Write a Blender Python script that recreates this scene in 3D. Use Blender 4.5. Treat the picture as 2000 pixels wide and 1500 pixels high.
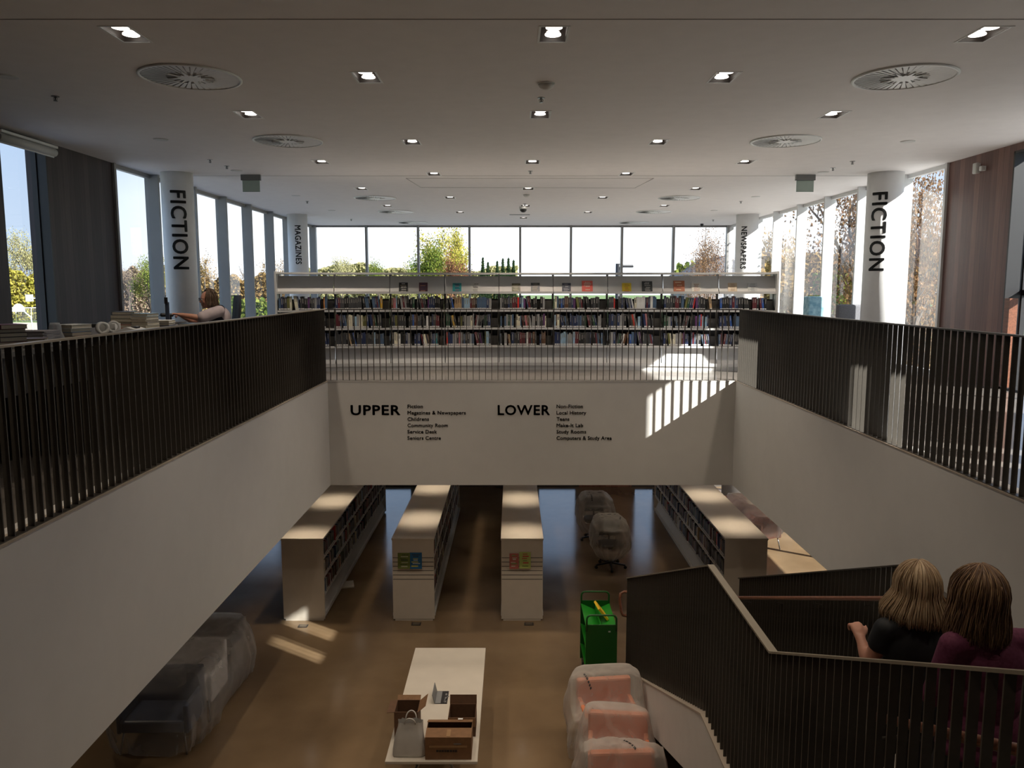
import bpy, bmesh, math, random
from mathutils import Vector, Matrix, Quaternion, noise
random.seed(7)
PI = math.pi
scn = bpy.context.scene
COL = scn.collection
for _o in list(bpy.data.objects):
    bpy.data.objects.remove(_o)

# ---------------------------------------------------------------- camera
EYE = 5.45                     # lower floor is z = 0, upper floor z = 4.0
FU = 4.0
CEIL = 7.45
PITCH = math.atan(0.1213)
FPX = 1550.0
cam_d = bpy.data.cameras.new('camera')
cam = bpy.data.objects.new('camera', cam_d)
COL.objects.link(cam)
cam.location = (0, 0, EYE)
cam.rotation_euler = (PI/2 - PITCH, 0, 0)
cam_d.sensor_fit = 'HORIZONTAL'
cam_d.sensor_width = 36.0
cam_d.lens = 36.0*FPX/2000.0
cam_d.clip_start = 0.05
cam_d.clip_end = 2000
scn.camera = cam

# ---------------------------------------------------------------- exposure
scn.view_settings.view_transform = 'Standard'
scn.view_settings.look = 'None'
scn.view_settings.gamma = 1.0
scn.view_settings.use_curve_mapping = False
scn.view_settings.exposure = 0.18

# ---------------------------------------------------------------- sky
w = bpy.data.worlds.new('sky'); scn.world = w; w.use_nodes = True
nt = w.node_tree; nt.nodes.clear()
wo = nt.nodes.new('ShaderNodeOutputWorld'); bg = nt.nodes.new('ShaderNodeBackground')
tc = nt.nodes.new('ShaderNodeTexCoord'); sep = nt.nodes.new('ShaderNodeSeparateXYZ')
nt.links.new(tc.outputs['Generated'], sep.inputs[0])
rz = nt.nodes.new('ShaderNodeValToRGB')          # height above the horizon
rz.color_ramp.elements[0].position = 0.0; rz.color_ramp.elements[0].color = (0.66, 0.77, 0.95, 1)
rz.color_ramp.elements[1].position = 0.55; rz.color_ramp.elements[1].color = (0.30, 0.47, 0.80, 1)
e = rz.color_ramp.elements.new(0.22); e.color = (0.50, 0.66, 0.94, 1)
nt.links.new(sep.outputs['Z'], rz.inputs[0])
ry = nt.nodes.new('ShaderNodeValToRGB')          # bright haze towards +Y
ry.color_ramp.elements[0].position = 0.86; ry.color_ramp.elements[0].color = (0, 0, 0, 1)
ry.color_ramp.elements[1].position = 0.96; ry.color_ramp.elements[1].color = (1, 1, 1, 1)
nt.links.new(sep.outputs['Y'], ry.inputs[0])
mx = nt.nodes.new('ShaderNodeMix'); mx.data_type = 'RGBA'
rh = nt.nodes.new('ShaderNodeMapRange'); rh.inputs[1].default_value = .10; rh.inputs[2].default_value = .20; rh.inputs[3].default_value = 1.; rh.inputs[4].default_value = 0.
nt.links.new(sep.outputs['Z'], rh.inputs[0])
mh = nt.nodes.new('ShaderNodeMath'); mh.operation = 'MULTIPLY'; nt.links.new(ry.outputs[0], mh.inputs[0]); nt.links.new(rh.outputs[0], mh.inputs[1])
nt.links.new(mh.outputs[0], mx.inputs[0])
nt.links.new(rz.outputs[0], mx.inputs[6]); mx.inputs[7].default_value = (1.5, 1.52, 1.6, 1)
nt.links.new(mx.outputs[2], bg.inputs[0]); bg.inputs[1].default_value = 1.0
nt.links.new(bg.outputs[0], wo.inputs[0])

# ---------------------------------------------------------------- sun
SUN_DIR = Vector((-1.45, 1.0, -0.957)).normalized()
sd = bpy.data.lights.new('sun', 'SUN'); sun = bpy.data.objects.new('sun', sd); COL.objects.link(sun)
sd.energy = 14.0; sd.angle = math.radians(0.55); sd.color = (1.0, 0.95, 0.88)
sun.rotation_euler = SUN_DIR.to_track_quat('-Z', 'Y').to_euler()
sun.location = (30, -20, 30)

# ---------------------------------------------------------------- materials
MATS = {}
def mat(name, col=(.8, .8, .8), rough=.5, metal=0., spec=.5, noise_amt=0., noise_scale=5., stretch=(1, 1, 1), bump=0., col2=None, emit=0., rvar=0., detail=4.):
    if name in MATS: return MATS[name]
    m = bpy.data.materials.new(name); m.use_nodes = True
    t = m.node_tree; p = t.nodes['Principled BSDF']
    p.inputs['Roughness'].default_value = rough
    p.inputs['Metallic'].default_value = metal
    p.inputs['Specular IOR Level'].default_value = spec
    c = (*col, 1)
    p.inputs['Base Color'].default_value = c
    tcn = t.nodes.new('ShaderNodeTexCoord'); mp = t.nodes.new('ShaderNodeMapping')
    mp.inputs['Scale'].default_value = stretch
    t.links.new(tcn.outputs['Object'], mp.inputs[0])
    n = t.nodes.new('ShaderNodeTexNoise'); n.inputs['Scale'].default_value = noise_scale; n.inputs['Detail'].default_value = detail
    t.links.new(mp.outputs[0], n.inputs['Vector'])
    r = t.nodes.new('ShaderNodeValToRGB')
    k = noise_amt if noise_amt else .03
    if col2 is None:
        a = tuple(max(0, x*(1-k)) for x in col); b = tuple(min(1, x*(1+k)) for x in col)
    else: a, b = col, col2
    r.color_ramp.elements[0].position = .3; r.color_ramp.elements[1].position = .7
    r.color_ramp.elements[0].color = (*a, 1); r.color_ramp.elements[1].color = (*b, 1)
    t.links.new(n.outputs[0], r.inputs[0]); t.links.new(r.outputs[0], p.inputs['Base Color'])
    if rvar:
        mr = t.nodes.new('ShaderNodeMapRange'); mr.inputs[3].default_value = max(0, rough-rvar); mr.inputs[4].default_value = rough+rvar
        t.links.new(n.outputs[0], mr.inputs[0]); t.links.new(mr.outputs[0], p.inputs['Roughness'])
    if bump:
        b_ = t.nodes.new('ShaderNodeBump'); b_.inputs['Strength'].default_value = bump; b_.inputs['Distance'].default_value = .01
        t.links.new(n.outputs[0], b_.inputs['Height']); t.links.new(b_.outputs[0], p.inputs['Normal'])
    if emit:
        p.inputs['Emission Color'].default_value = (*col, 1); p.inputs['Emission Strength'].default_value = emit
    MATS[name] = m
    return m

def glass_mat(name, tint=(.95, .97, .97), refl=.9):
    m = bpy.data.materials.new(name); m.use_nodes = True; t = m.node_tree; t.nodes.clear()
    o = t.nodes.new('ShaderNodeOutputMaterial'); mxs = t.nodes.new('ShaderNodeMixShader')
    tr = t.nodes.new('ShaderNodeBsdfTransparent'); tr.inputs[0].default_value = (*tint, 1)
    gl = t.nodes.new('ShaderNodeBsdfGlossy'); gl.inputs['Roughness'].default_value = .0; gl.inputs[0].default_value = (refl, refl, refl, 1)
    fr = t.nodes.new('ShaderNodeFresnel'); fr.inputs[0].default_value = 1.5
    ge = t.nodes.new('ShaderNodeNewGeometry'); inv = t.nodes.new('ShaderNodeMath'); inv.operation = 'SUBTRACT'; inv.inputs[0].default_value = 1.0
    mu = t.nodes.new('ShaderNodeMath'); mu.operation = 'MULTIPLY'; mu.use_clamp = True
    t.links.new(ge.outputs['Backfacing'], inv.inputs[1]); t.links.new(fr.outputs[0], mu.inputs[0]); t.links.new(inv.outputs[0], mu.inputs[1])
    t.links.new(mu.outputs[0], mxs.inputs[0]); t.links.new(tr.outputs[0], mxs.inputs[1]); t.links.new(gl.outputs[0], mxs.inputs[2])
    t.links.new(mxs.outputs[0], o.inputs[0])
    return m

def wood_mat(name, c1, c2, plank=.14, axis=1, rough=.5):
    """vertical boards: per board tone + vertical grain; axis = horizontal axis index of the wall"""
    m = bpy.data.materials.new(name); m.use_nodes = True; t = m.node_tree; p = t.nodes['Principled BSDF']
    p.inputs['Roughness'].default_value = rough
    tcn = t.nodes.new('ShaderNodeTexCoord'); s = t.nodes.new('ShaderNodeSeparateXYZ')
    t.links.new(tcn.outputs['Object'], s.inputs[0])
    mo = t.nodes.new('ShaderNodeMath'); mo.operation = 'MULTIPLY'; mo.inputs[1].default_value = 1/plank
    t.links.new(s.outputs[axis], mo.inputs[0])
    fl = t.nodes.new('ShaderNodeMath'); fl.operation = 'FLOOR'; t.links.new(mo.outputs[0], fl.inputs[0])
    frc = t.nodes.new('ShaderNodeMath'); frc.operation = 'FRACT'; t.links.new(mo.outputs[0], frc.inputs[0])
    wn = t.nodes.new('ShaderNodeTexWhiteNoise'); wn.noise_dimensions = '1D'; t.links.new(fl.outputs[0], wn.inputs['W'])
    mp = t.nodes.new('ShaderNodeMapping'); mp.inputs['Scale'].default_value = (28, 28, 1.3); t.links.new(tcn.outputs['Object'], mp.inputs[0])
    n = t.nodes.new('ShaderNodeTexNoise'); n.inputs['Scale'].default_value = 1.6; n.inputs['Detail'].default_value = 6
    t.links.new(mp.outputs[0], n.inputs['Vector'])
    ad = t.nodes.new('ShaderNodeMath'); ad.operation = 'ADD'; t.links.new(n.outputs[0], ad.inputs[0])
    sc = t.nodes.new('ShaderNodeMath'); sc.operation = 'MULTIPLY_ADD'; sc.inputs[1].default_value = .5; sc.inputs[2].default_value = -.25
    t.links.new(wn.outputs[0], sc.inputs[0]); t.links.new(sc.outputs[0], ad.inputs[1])
    r = t.nodes.new('ShaderNodeValToRGB'); r.color_ramp.elements[0].position = .25; r.color_ramp.elements[1].position = .8
    r.color_ramp.elements[0].color = (*c1, 1); r.color_ramp.elements[1].color = (*c2, 1)
    t.links.new(ad.outputs[0], r.inputs[0])
    gp = t.nodes.new('ShaderNodeMath'); gp.operation = 'GREATER_THAN'; gp.inputs[1].default_value = .03; t.links.new(frc.outputs[0], gp.inputs[0])
    mm = t.nodes.new('ShaderNodeMix'); mm.data_type = 'RGBA'; mm.inputs[6].default_value = (c1[0]*.3, c1[1]*.3, c1[2]*.3, 1)
    t.links.new(gp.outputs[0], mm.inputs[0]); t.links.new(r.outputs[0], mm.inputs[7]); t.links.new(mm.outputs[2], p.inputs['Base Color'])
    MATS[name] = m
    return m

WALL = mat('wall_paint', (.65, .63, .60), .6, noise_amt=.02)
CEILM = mat('ceiling_paint', (.80, .76, .745), .7, noise_amt=.02)
WHITE = mat('white_metal', (.78, .78, .77), .4)
LAM = mat('white_laminate', (.62, .56, .48), .35)
COLM = mat('column_white', (.82, .82, .82), .5)
CONC = mat('polished_concrete', (.165, .108, .060), .16, spec=.6, col2=(.258, .175, .100), noise_scale=.9, rvar=.08, detail=8.)
CONCU = mat('polished_concrete_upper', (.16, .14, .125), .18, spec=.6, col2=(.24, .215, .19), noise_scale=.8, rvar=.08, detail=8.)
BRONZE = mat('dark_bronze', (.060, .052, .043), .42, spec=.5, noise_amt=.08, noise_scale=40)
RAILM = mat('rail_bronze', (.24, .205, .155), .36, spec=.5, noise_amt=.05)
CAPM = mat('cap_trim', (.42, .35, .28), .5)
MULL = mat('mullion_grey', (.28, .275, .27), .45)
BLACKF = mat('black_frame', (.018, .017, .019), .4)
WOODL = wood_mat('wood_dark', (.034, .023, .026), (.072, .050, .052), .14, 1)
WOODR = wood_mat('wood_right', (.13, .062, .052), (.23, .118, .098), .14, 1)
WOODF = wood_mat('wood_far', (.30, .11, .06), (.45, .19, .11), .16, 0)
HAND = mat('handrail_wood', (.20, .075, .04), .35, noise_amt=.3, noise_scale=12, stretch=(4, .4, 4))
GLASS = glass_mat('window_glass')
BLK = mat('black_letter', (.012, .012, .013), .5)
DARKP = mat('dark_plastic', (.02, .02, .022), .45)
GREYP = mat('grey_plastic', (.20, .20, .205), .5)

# ---------------------------------------------------------------- builders
def wloc(o):
    v = Vector((0, 0, 0))
    while o is not None:
        v += o.location; o = o.parent
    return v

class MB:
    def __init__(s): s.bm = bmesh.new()
    def box(s, x0, x1, y0, y1, z0, z1, mi=0, M=None):
        vs = [s.bm.verts.new(v) for v in [(x0,y0,z0),(x1,y0,z0),(x1,y1,z0),(x0,y1,z0),(x0,y0,z1),(x1,y0,z1),(x1,y1,z1),(x0,y1,z1)]]
        if M is not None:
            for v in vs: v.co = M @ v.co
        for f in [(0,3,2,1),(4,5,6,7),(0,1,5,4),(1,2,6,5),(2,3,7,6),(3,0,4,7)]:
            fc = s.bm.faces.new([vs[i] for i in f]); fc.material_index = mi
        return vs
    def quad(s, pts, mi=0):
        f = s.bm.faces.new([s.bm.verts.new(p) for p in pts]); f.material_index = mi
    def prism(s, pts, axis, a0, a1, mi=0):
        """extrude 2D polygon pts along axis 'x','y','z'"""
        def mk(p, a):
            return {'x': (a, p[0], p[1]), 'y': (p[0], a, p[1]), 'z': (p[0], p[1], a)}[axis]
        A = [s.bm.verts.new(mk(p, a0)) for p in pts]; B = [s.bm.verts.new(mk(p, a1)) for p in pts]
        n = len(pts)
        fs = [s.bm.faces.new(A), s.bm.faces.new(B[::-1])]
        for i in range(n):
            fs.append(s.bm.faces.new([A[i], B[i], B[(i+1) % n], A[(i+1) % n]]))
        for f in fs: f.material_index = mi
    def loft(s, rings, mi=0, cap=True, smooth=True):
        R = [[s.bm.verts.new(p) for p in r] for r in rings]
        n = len(R[0])
        for a, b in zip(R, R[1:]):
            for i in range(n):
                f = s.bm.faces.new([a[i], a[(i+1) % n], b[(i+1) % n], b[i]]); f.smooth = smooth; f.material_index = mi
        if cap:
            f = s.bm.faces.new(R[0][::-1]); f.material_index = mi
            f = s.bm.faces.new(R[-1]); f.material_index = mi
    def cyl(s, p0, p1, r0, r1=None, seg=12, mi=0, cap=True, smooth=True):
        if r1 is None: r1 = r0
        p0 = Vector(p0); p1 = Vector(p1); d = (p1-p0).normalized()
        a = d.orthogonal().normalized(); b = d.cross(a)
        rr = []
        for p, r in ((p0, r0), (p1, r1)):
            rr.append([p + a*(r*math.cos(2*PI*i/seg)) + b*(r*math.sin(2*PI*i/seg)) for i in range(seg)])
        s.loft(rr, mi, cap, smooth)
    def tube(s, pts, r, seg=8, mi=0, rads=None):
        pts = [Vector(p) for p in pts]; n = len(pts); rr = []
        t0 = (pts[1]-pts[0]).normalized(); a = t0.orthogonal().normalized()
        for i, p in enumerate(pts):
            t = ((pts[min(i+1, n-1)]-pts[max(i-1, 0)])).normalized()
            a = (a - t*a.dot(t)).normalized(); b = t.cross(a)
            q = rads[i] if rads else r
            rr.append([p + a*(q*math.cos(2*PI*k/seg)) + b*(q*math.sin(2*PI*k/seg)) for k in range(seg)])
        s.loft(rr, mi, True, True)
    def sphere(s, c, r, seg=16, rings=10, sc=(1, 1, 1), mi=0, M=None):
        vs = []
        c = Vector(c)
        rows = []
        for j in range(1, rings):
            ph = PI*j/rings
            rows.append([Vector((math.sin(ph)*math.cos(2*PI*i/seg)*r*sc[0], math.sin(ph)*math.sin(2*PI*i/seg)*r*sc[1], math.cos(ph)*r*sc[2])) for i in range(seg)])
        tr = (lambda v: (M @ v if M is not None else v) + c)
        top = s.bm.verts.new(tr(Vector((0, 0, r*sc[2])))); bot = s.bm.verts.new(tr(Vector((0, 0, -r*sc[2]))))
        R = [[s.bm.verts.new(tr(p)) for p in row] for row in rows]
        fs = []
        for i in range(seg):
            fs.append(s.bm.faces.new([top, R[0][i], R[0][(i+1) % seg]]))
            fs.append(s.bm.faces.new([bot, R[-1][(i+1) % seg], R[-1][i]]))
        for a, b in zip(R, R[1:]):
            for i in range(seg):
                fs.append(s.bm.faces.new([a[i], b[i], b[(i+1) % seg], a[(i+1) % seg]]))
        for f in fs: f.smooth = True; f.material_index = mi
    def build(s, name, m, parent=None, world=True, bevel=0., recenter=True, normals=True):
        """coordinates are world ones; the mesh is stored relative to its parent (or to its own base)"""
        bm = s.bm
        if normals: bmesh.ops.recalc_face_normals(bm, faces=bm.faces[:])
        loc = Vector((0, 0, 0))
        if parent is not None:
            off = wloc(parent) if world else Vector((0, 0, 0))
        else:
            xs = [v.co for v in bm.verts]
            lo = Vector([min(c[i] for c in xs) for i in range(3)]); hi = Vector([max(c[i] for c in xs) for i in range(3)])
            loc = Vector(((lo.x+hi.x)/2, (lo.y+hi.y)/2, lo.z)) if recenter else Vector((0, 0, 0))
            off = loc
        if off.length: bmesh.ops.translate(bm, verts=bm.verts[:], vec=-off)
        me = bpy.data.meshes.new(name); bm.to_mesh(me); bm.free()
        for mm in (m if isinstance(m, (list, tuple)) else [m]): me.materials.append(mm)
        o = bpy.data.objects.new(name, me); COL.objects.link(o)
        o.location = loc
        if parent is not None: o.parent = parent; o.location = (0, 0, 0)
        if bevel:
            b = o.modifiers.new('bevel', 'BEVEL'); b.width = bevel; b.segments = 2; b.limit_method = 'ANGLE'
        return o

def tag(o, label=None, cat=None, group=None, kind=None):
    if label: o['label'] = label
    if cat: o['category'] = cat
    if group: o['group'] = group
    if kind: o['kind'] = kind
    return o
def empty(name, loc, label=None, cat=None, group=None, kind=None, rz=0.):
    o = bpy.data.objects.new(name, None); o.empty_display_size = .1; COL.objects.link(o)
    o.location = loc; o.rotation_euler = (0, 0, rz)
    return tag(o, label, cat, group, kind)
def struct(o): o['kind'] = 'structure'; return o
def bxobj(name, x0, x1, y0, y1, z0, z1, m, parent=None, bevel=0.):
    b = MB(); b.box(x0, x1, y0, y1, z0, z1); return b.build(name, m, parent, bevel=bevel)
def dup(o, loc=None, rz=None, parent=None, label=None, group=None):
    c = o.copy(); COL.objects.link(c)
    if parent is not None: c.parent = parent
    if loc is not None: c.location = loc
    if rz is not None: c.rotation_euler = (0, 0, rz)
    if label: c['label'] = label
    if group: c['group'] = group
    for ch in list(o.children): dup(ch, parent=c)
    return c
_c, _s = math.cos(PITCH), math.sin(PITCH)
def ray(px, py):
    """world direction through a point of the 2000x1500 frame with y component 1"""
    x = (px-1000)/FPX; t = (750-py)/FPX
    d = Vector((x, _c+t*_s, -_s+t*_c)); return d/d.y
def atY(px, py, Y): r = ray(px, py); return Vector((r.x*Y, Y, EYE+r.z*Y))
def atZ(px, py, Z): r = ray(px, py); k = (Z-EYE)/r.z; return Vector((r.x*k, k, Z))
def atX(px, py, X): r = ray(px, py); k = X/r.x; return Vector((X, k, EYE+r.z*k))

_fonts = {}
def text_mesh(s, size, align='LEFT', off=.0, spacing=1., ext=.001, res=3):
    cu = bpy.data.curves.new('t', 'FONT'); cu.body = s; cu.size = size; cu.align_x = align
    cu.offset = 0; cu.space_character = spacing; cu.extrude = ext; cu.resolution_u = res
    ob = bpy.data.objects.new('t', cu); COL.objects.link(ob)
    dg = bpy.context.evaluated_depsgraph_get(); dg.update()
    me = bpy.data.meshes.new_from_object(ob.evaluated_get(dg))
    bpy.data.objects.remove(ob); bpy.data.curves.remove(cu)
    if off:                                     # embolden: shifted copies of the letters
        bm = bmesh.new(); bm.from_mesh(me)
        base = bm.verts[:]+bm.edges[:]+bm.faces[:]
        for i, (dx, dy) in enumerate(((-1, 0), (1, 0), (0, 1), (0, -1), (.7, .7), (-.7, .7), (.7, -.7), (-.7, -.7))):
            g = bmesh.ops.duplicate(bm, geom=base)['geom']
            bmesh.ops.translate(bm, verts=[v for v in g if isinstance(v, bmesh.types.BMVert)], vec=(dx*off*size, dy*off*size, 0))
        bm.to_mesh(me); bm.free()
    return me
def text_obj(name, s, size, M, m, parent=None, **k):
    """text lying in its local XY plane, placed by world matrix M"""
    me = text_mesh(s, size, **k); me.transform(M)
    bm = bmesh.new(); bm.from_mesh(me); bpy.data.meshes.remove(me)
    b = MB(); b.bm.free(); b.bm = bm
    return b.build(name, m, parent, normals=False)
# ================================================================ THE SHELL
XL, XR = -6.45, 7.05          # upper side walls
VL, VR, VF, VN = -2.76, 3.35, 11.8, 0.4   # the opening in the upper floor
YB = 26.1                      # back glazing
YN = -6.0
FB = EYE-2.98                  # underside of the white fascia
FT = EYE-1.394                 # its top

def grid_plate(name, xs0, ys0, z0, z1, holes, m):
    """horizontal plate with rectangular holes"""
    xs = sorted(set([xs0[0], xs0[1]] + [h[i] for h in holes for i in (0, 1)]))
    ys = sorted(set([ys0[0], ys0[1]] + [h[i] for h in holes for i in (2, 3)]))
    b = MB(); V = {}
    def vv(i, j, z):
        k = (i, j, z)
        if k not in V: V[k] = b.bm.verts.new((xs[i], ys[j], z))
        return V[k]
    def inh(i, j):
        if i < 0 or j < 0 or i >= len(xs)-1 or j >= len(ys)-1: return True
        cx, cy = (xs[i]+xs[i+1])/2, (ys[j]+ys[j+1])/2
        return any(h[0] < cx < h[1] and h[2] < cy < h[3] for h in holes)
    for i in range(len(xs)-1):
        for j in range(len(ys)-1):
            if inh(i, j): continue
            b.bm.faces.new([vv(i, j, z0), vv(i, j+1, z0), vv(i+1, j+1, z0), vv(i+1, j, z0)])
            b.bm.faces.new([vv(i, j, z1), vv(i+1, j, z1), vv(i+1, j+1, z1), vv(i, j+1, z1)])
            for (di, dj, a, c) in ((-1, 0, (i, j), (i, j+1)), (1, 0, (i+1, j+1), (i+1, j)), (0, -1, (i+1, j), (i, j)), (0, 1, (i, j+1), (i+1, j+1))):
                if inh(i+di, j+dj):
                    b.bm.faces.new([vv(*a, z0), vv(*c, z0), vv(*c, z1), vv(*a, z1)])
    return struct(b.build(name, m, recenter=False))

# floors and ceilings
struct(bxobj('floor', -11, 8.8, YN, 21.4, -.2, 0, CONC))
grid_plate('floor_upper', (XL-.3, XR+.3), (YN, YB+.1), 3.8, FU, [(VL-.2, VR+.2, VN-.2, VF+.2)], CONCU)
grid_plate('ceiling_lower', (-11, 8.8), (YN, 21.4), 2.5, 2.6, [(VL-.2, VR+.2, VN-.2, VF+.2)], CEILM)

# twin downlights: (x, y)
DL = []
for (px, py) in [(245,67),(1085,70),(1918,72),(716,152),(1418,153),(480,219),(1055,226),(1628,224),(803,277),(1287,279),(626,313),(1040,318),
                 (1457,313),(847,339),(1222,339),(705,366),(1030,369),(1356,367),(879,387),(1173,387)]:
    p = atZ(px, py, CEIL); DL.append((p.x, p.y))
rowY = [6.6, 7.9, 9.55, 11.3, 13.05, 14.4, 16.5, 18.1]
def snap(x, y):
    yy = min(rowY, key=lambda q: abs(q-y)); xx = min([-3.07, -1.39, .33, 2.03, 3.75], key=lambda q: abs(q-x)); return xx, yy
DL = [snap(*d) for d in DL] + [(-3.07, 19.9), (.33, 19.9), (3.75, 19.9), (-1.39, 21.6), (2.03, 21.6), (.33, 23.3)]
DLN = [(-3.07, 3.2), (.33, 3.2), (3.75, 3.2), (-1.39, 4.9), (2.03, 4.9), (.33, 0), (-3.07, 0)]   # overhead and behind the camera
HW, HL = .105, .19
DIFF = [(x, y) for x in (-3.07, 3.75) for y in (7.88, 11.2, 18.15, 21.4, 24.9)]
grid_plate('ceiling', (XL-.3, XR+.3), (YN, YB+.1), CEIL, CEIL+.25, [(x-HW, x+HW, y-HL, y+HL) for x, y in DL+DLN], CEILM)
SEAM = mat('ceiling_seam', (.36, .34, .32), .8)
for i, Y in enumerate((6.24, 14.62)):
    struct(bxobj('trim_%d' % (i+1), XL, XR, Y-.008, Y+.008, CEIL-.003, CEIL+.001, SEAM))
# access panel outline
pa = [atZ(793, 348, CEIL), atZ(1277, 348, CEIL), atZ(1240, 367, CEIL), atZ(822, 366, CEIL)]
b = MB()
for a, c in zip(pa, pa[1:]+pa[:1]):
    b.cyl((a.x, a.y, CEIL), (c.x, c.y, CEIL), .006, seg=4)
struct(b.build('trim_3', SEAM))

# void edge walls (white fascia) with tan cap
struct(bxobj('wall_void_left', VL-.2, VL, VN, VF+.2, FB, FT, WALL))
struct(bxobj('wall_void_right', VR, VR+.2, VN, VF+.2, FB, FT, WALL))
struct(bxobj('wall_void_back', VL, VR, VF, VF+.2, FB, FT, WALL))
struct(bxobj('wall_void_near', VL-.2, VR+.2, VN-.2, VN, FB, FT, WALL))
struct(bxobj('trim_4', VL-.10, VL+.004, VN, VF+.1, FT, FT+.012, CAPM))
struct(bxobj('trim_5', VR-.004, VR+.10, VN, VF+.1, FT, FT+.012, CAPM))
struct(bxobj('trim_6', VL+.004, VR-.004, VF-.004, VF+.10, FT, FT+.012, WALL))

# ---- upper side walls
def wall_x(name, X, sgn, segs, z0, z1, m, th=.3):
    """wall in the plane x=X, body outwards; segs = [(y0,y1,z0,z1)]"""
    b = MB()
    for (y0, y1, a, c) in segs:
        b.box(min(X, X+sgn*th), max(X, X+sgn*th), y0, y1, a, c)
    return struct(b.build(name, m))
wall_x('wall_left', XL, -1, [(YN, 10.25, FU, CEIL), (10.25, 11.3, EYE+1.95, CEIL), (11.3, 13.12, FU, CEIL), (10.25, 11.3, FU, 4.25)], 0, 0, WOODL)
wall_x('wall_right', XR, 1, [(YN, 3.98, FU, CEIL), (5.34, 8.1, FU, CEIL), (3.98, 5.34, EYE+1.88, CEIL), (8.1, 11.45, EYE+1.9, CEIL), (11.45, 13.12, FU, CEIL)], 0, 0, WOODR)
struct(bxobj('wall_near', XL-.3, XR+.3, YN-.3, YN, FU, CEIL, WALL))
# left framed window
def framed_window(name, X, sgn, y0, y1, z0, z1, transoms=(), mullions=(), deep=.2, fm=BLACKF, fw=.05, mw=.04):
    r = empty(name, (X, (y0+y1)/2, z0), kind='structure')
    b = MB(); xo = X+sgn*deep; xi = X+sgn*.0
    lo, hi = min(xi, xo), max(xi, xo)
    b.box(lo, hi, y0-.002, y0+.03, z0, z1); b.box(lo, hi, y1-.03, y1+.002, z0, z1)
    b.box(lo, hi, y0, y1, z1-.03, z1); b.box(lo, hi, y0, y1, z0, z0+.03)
    l2, h2 = min(xo, xo-sgn*.07), max(xo, xo-sgn*.07)
    b.box(l2, h2, y0, y0+fw, z0, z1); b.box(l2, h2, y1-fw, y1, z0, z1)
    for t in transoms: b.box(l2, h2, y0, y1, t-.04, t+.04)
    for t in mullions: b.box(l2, h2, t-mw, t+mw, z0, z1)
    b.build('window_frame', fm, r)
    g = MB(); g.box(xo-.006, xo+.006, y0+.02, y1-.02, z0+.02, z1-.02); g.build('glass_pane', GLASS, r)
    return r
framed_window('window_1', XL, -1, 10.25, 11.3, 4.25, EYE+1.95)
framed_window('window_2', XR, 1, 8.1, 11.45, FU, EYE+1.9, transoms=(5.38,), mullions=(9.9,), deep=.3)
framed_window('window_3', XR, 1, 3.98, 5.34, FU, EYE+1.88, transoms=(5.38,), mullions=(4.56,), deep=.3, mw=.21)
struct(bxobj('trim_7', XR+.0, XR+.12, 11.30, 11.42, FU, 5.30, HAND))
# roller blind above the left window
r = empty('roller_blind', (XL+.09, 10.75, EYE+1.84), 'white roller blind rolled up at the head of the tall left window', 'roller blind')
b = MB(); b.cyl((XL+.09, 10.1, EYE+1.86), (XL+.09, 11.33, EYE+1.86), .055, seg=20); b.build('roller', mat('blind_white', (.55, .54, .52), .6), r)
b = MB(); b.box(XL+.0, XL+.15, 10.1, 11.33, EYE+1.915, EYE+1.945); b.build('cassette', WHITE, r)
b = MB(); b.cyl((XL+.09, 10.12, EYE+1.80), (XL+.09, 11.31, EYE+1.80), .012, seg=8); b.build('hem_bar', WHITE, r)

# ---- glazed side walls: mullion fins every 1.7 m
MY = [14.5, 16.2, 17.9, 19.6, 21.35, 23.05, 24.75]
def curtain_side(name, X, sgn, fm, off=0.):
    r = empty(name, (X, 19.5, FU), kind='structure')
    b = MB(); b.box(min(X, X+sgn*.08), max(X, X+sgn*.08), 13.12, YB, CEIL-.07, CEIL-.001); b.box(min(X, X+sgn*.08), max(X, X+sgn*.08), 13.12, YB, FU, FU+.07)
    b.build('window_frame', fm, r)
    for y in MY+[13.15, YB-.05]:
        b = MB(); d = .16 if y in MY else .06
        b.box(min(X-sgn*d+sgn*.02, X+sgn*.1), max(X-sgn*d+sgn*.02, X+sgn*.1), y-.032+off, y+.032+off, FU, CEIL-.002); b.build('mullion', fm, r)
    ys = [13.15]+MY+[YB-.05]
    for a, c in zip(ys, ys[1:]):
        b = MB(); b.box(X+sgn*.04-.006, X+sgn*.04+.006, a+.03, c-.03, FU+.05, CEIL-.05); b.build('glass_pane', GLASS, r)
    return r
curtain_side('window_4', XL, -1, MULL)
curtain_side('window_5', XR, 1, mat('mullion_light', (.62, .62, .62), .45))  # paler copy of the mullion grey, sun on this side put into its colour
# back glazing
r = empty('window_6', (.3, YB, FU), kind='structure')
bx = [atY(p, 470, YB).x for p in (716, 817, 917, 1016, 1115, 1214.5, 1315)]
b = MB(); b.box(XL, XR, YB-.03, YB+.06, CEIL-.06, CEIL-.001); b.box(XL, XR, YB-.03, YB+.06, FU, FU+.07); b.build('window_frame', MULL, r)
for x in bx+[XL+.07, XR-.07]:
    b = MB(); b.box(x-.035, x+.035, YB-.10, YB+.08, FU, CEIL-.002); b.build('mullion', MULL, r)
xs = [XL+.07]+bx+[XR-.07]
for a, c in zip(xs, xs[1:]):
    b = MB(); b.box(a+.03, c-.03, YB-.006, YB+.006, FU+.05, CEIL-.05); b.build('glass_pane', GLASS, r)

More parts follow.
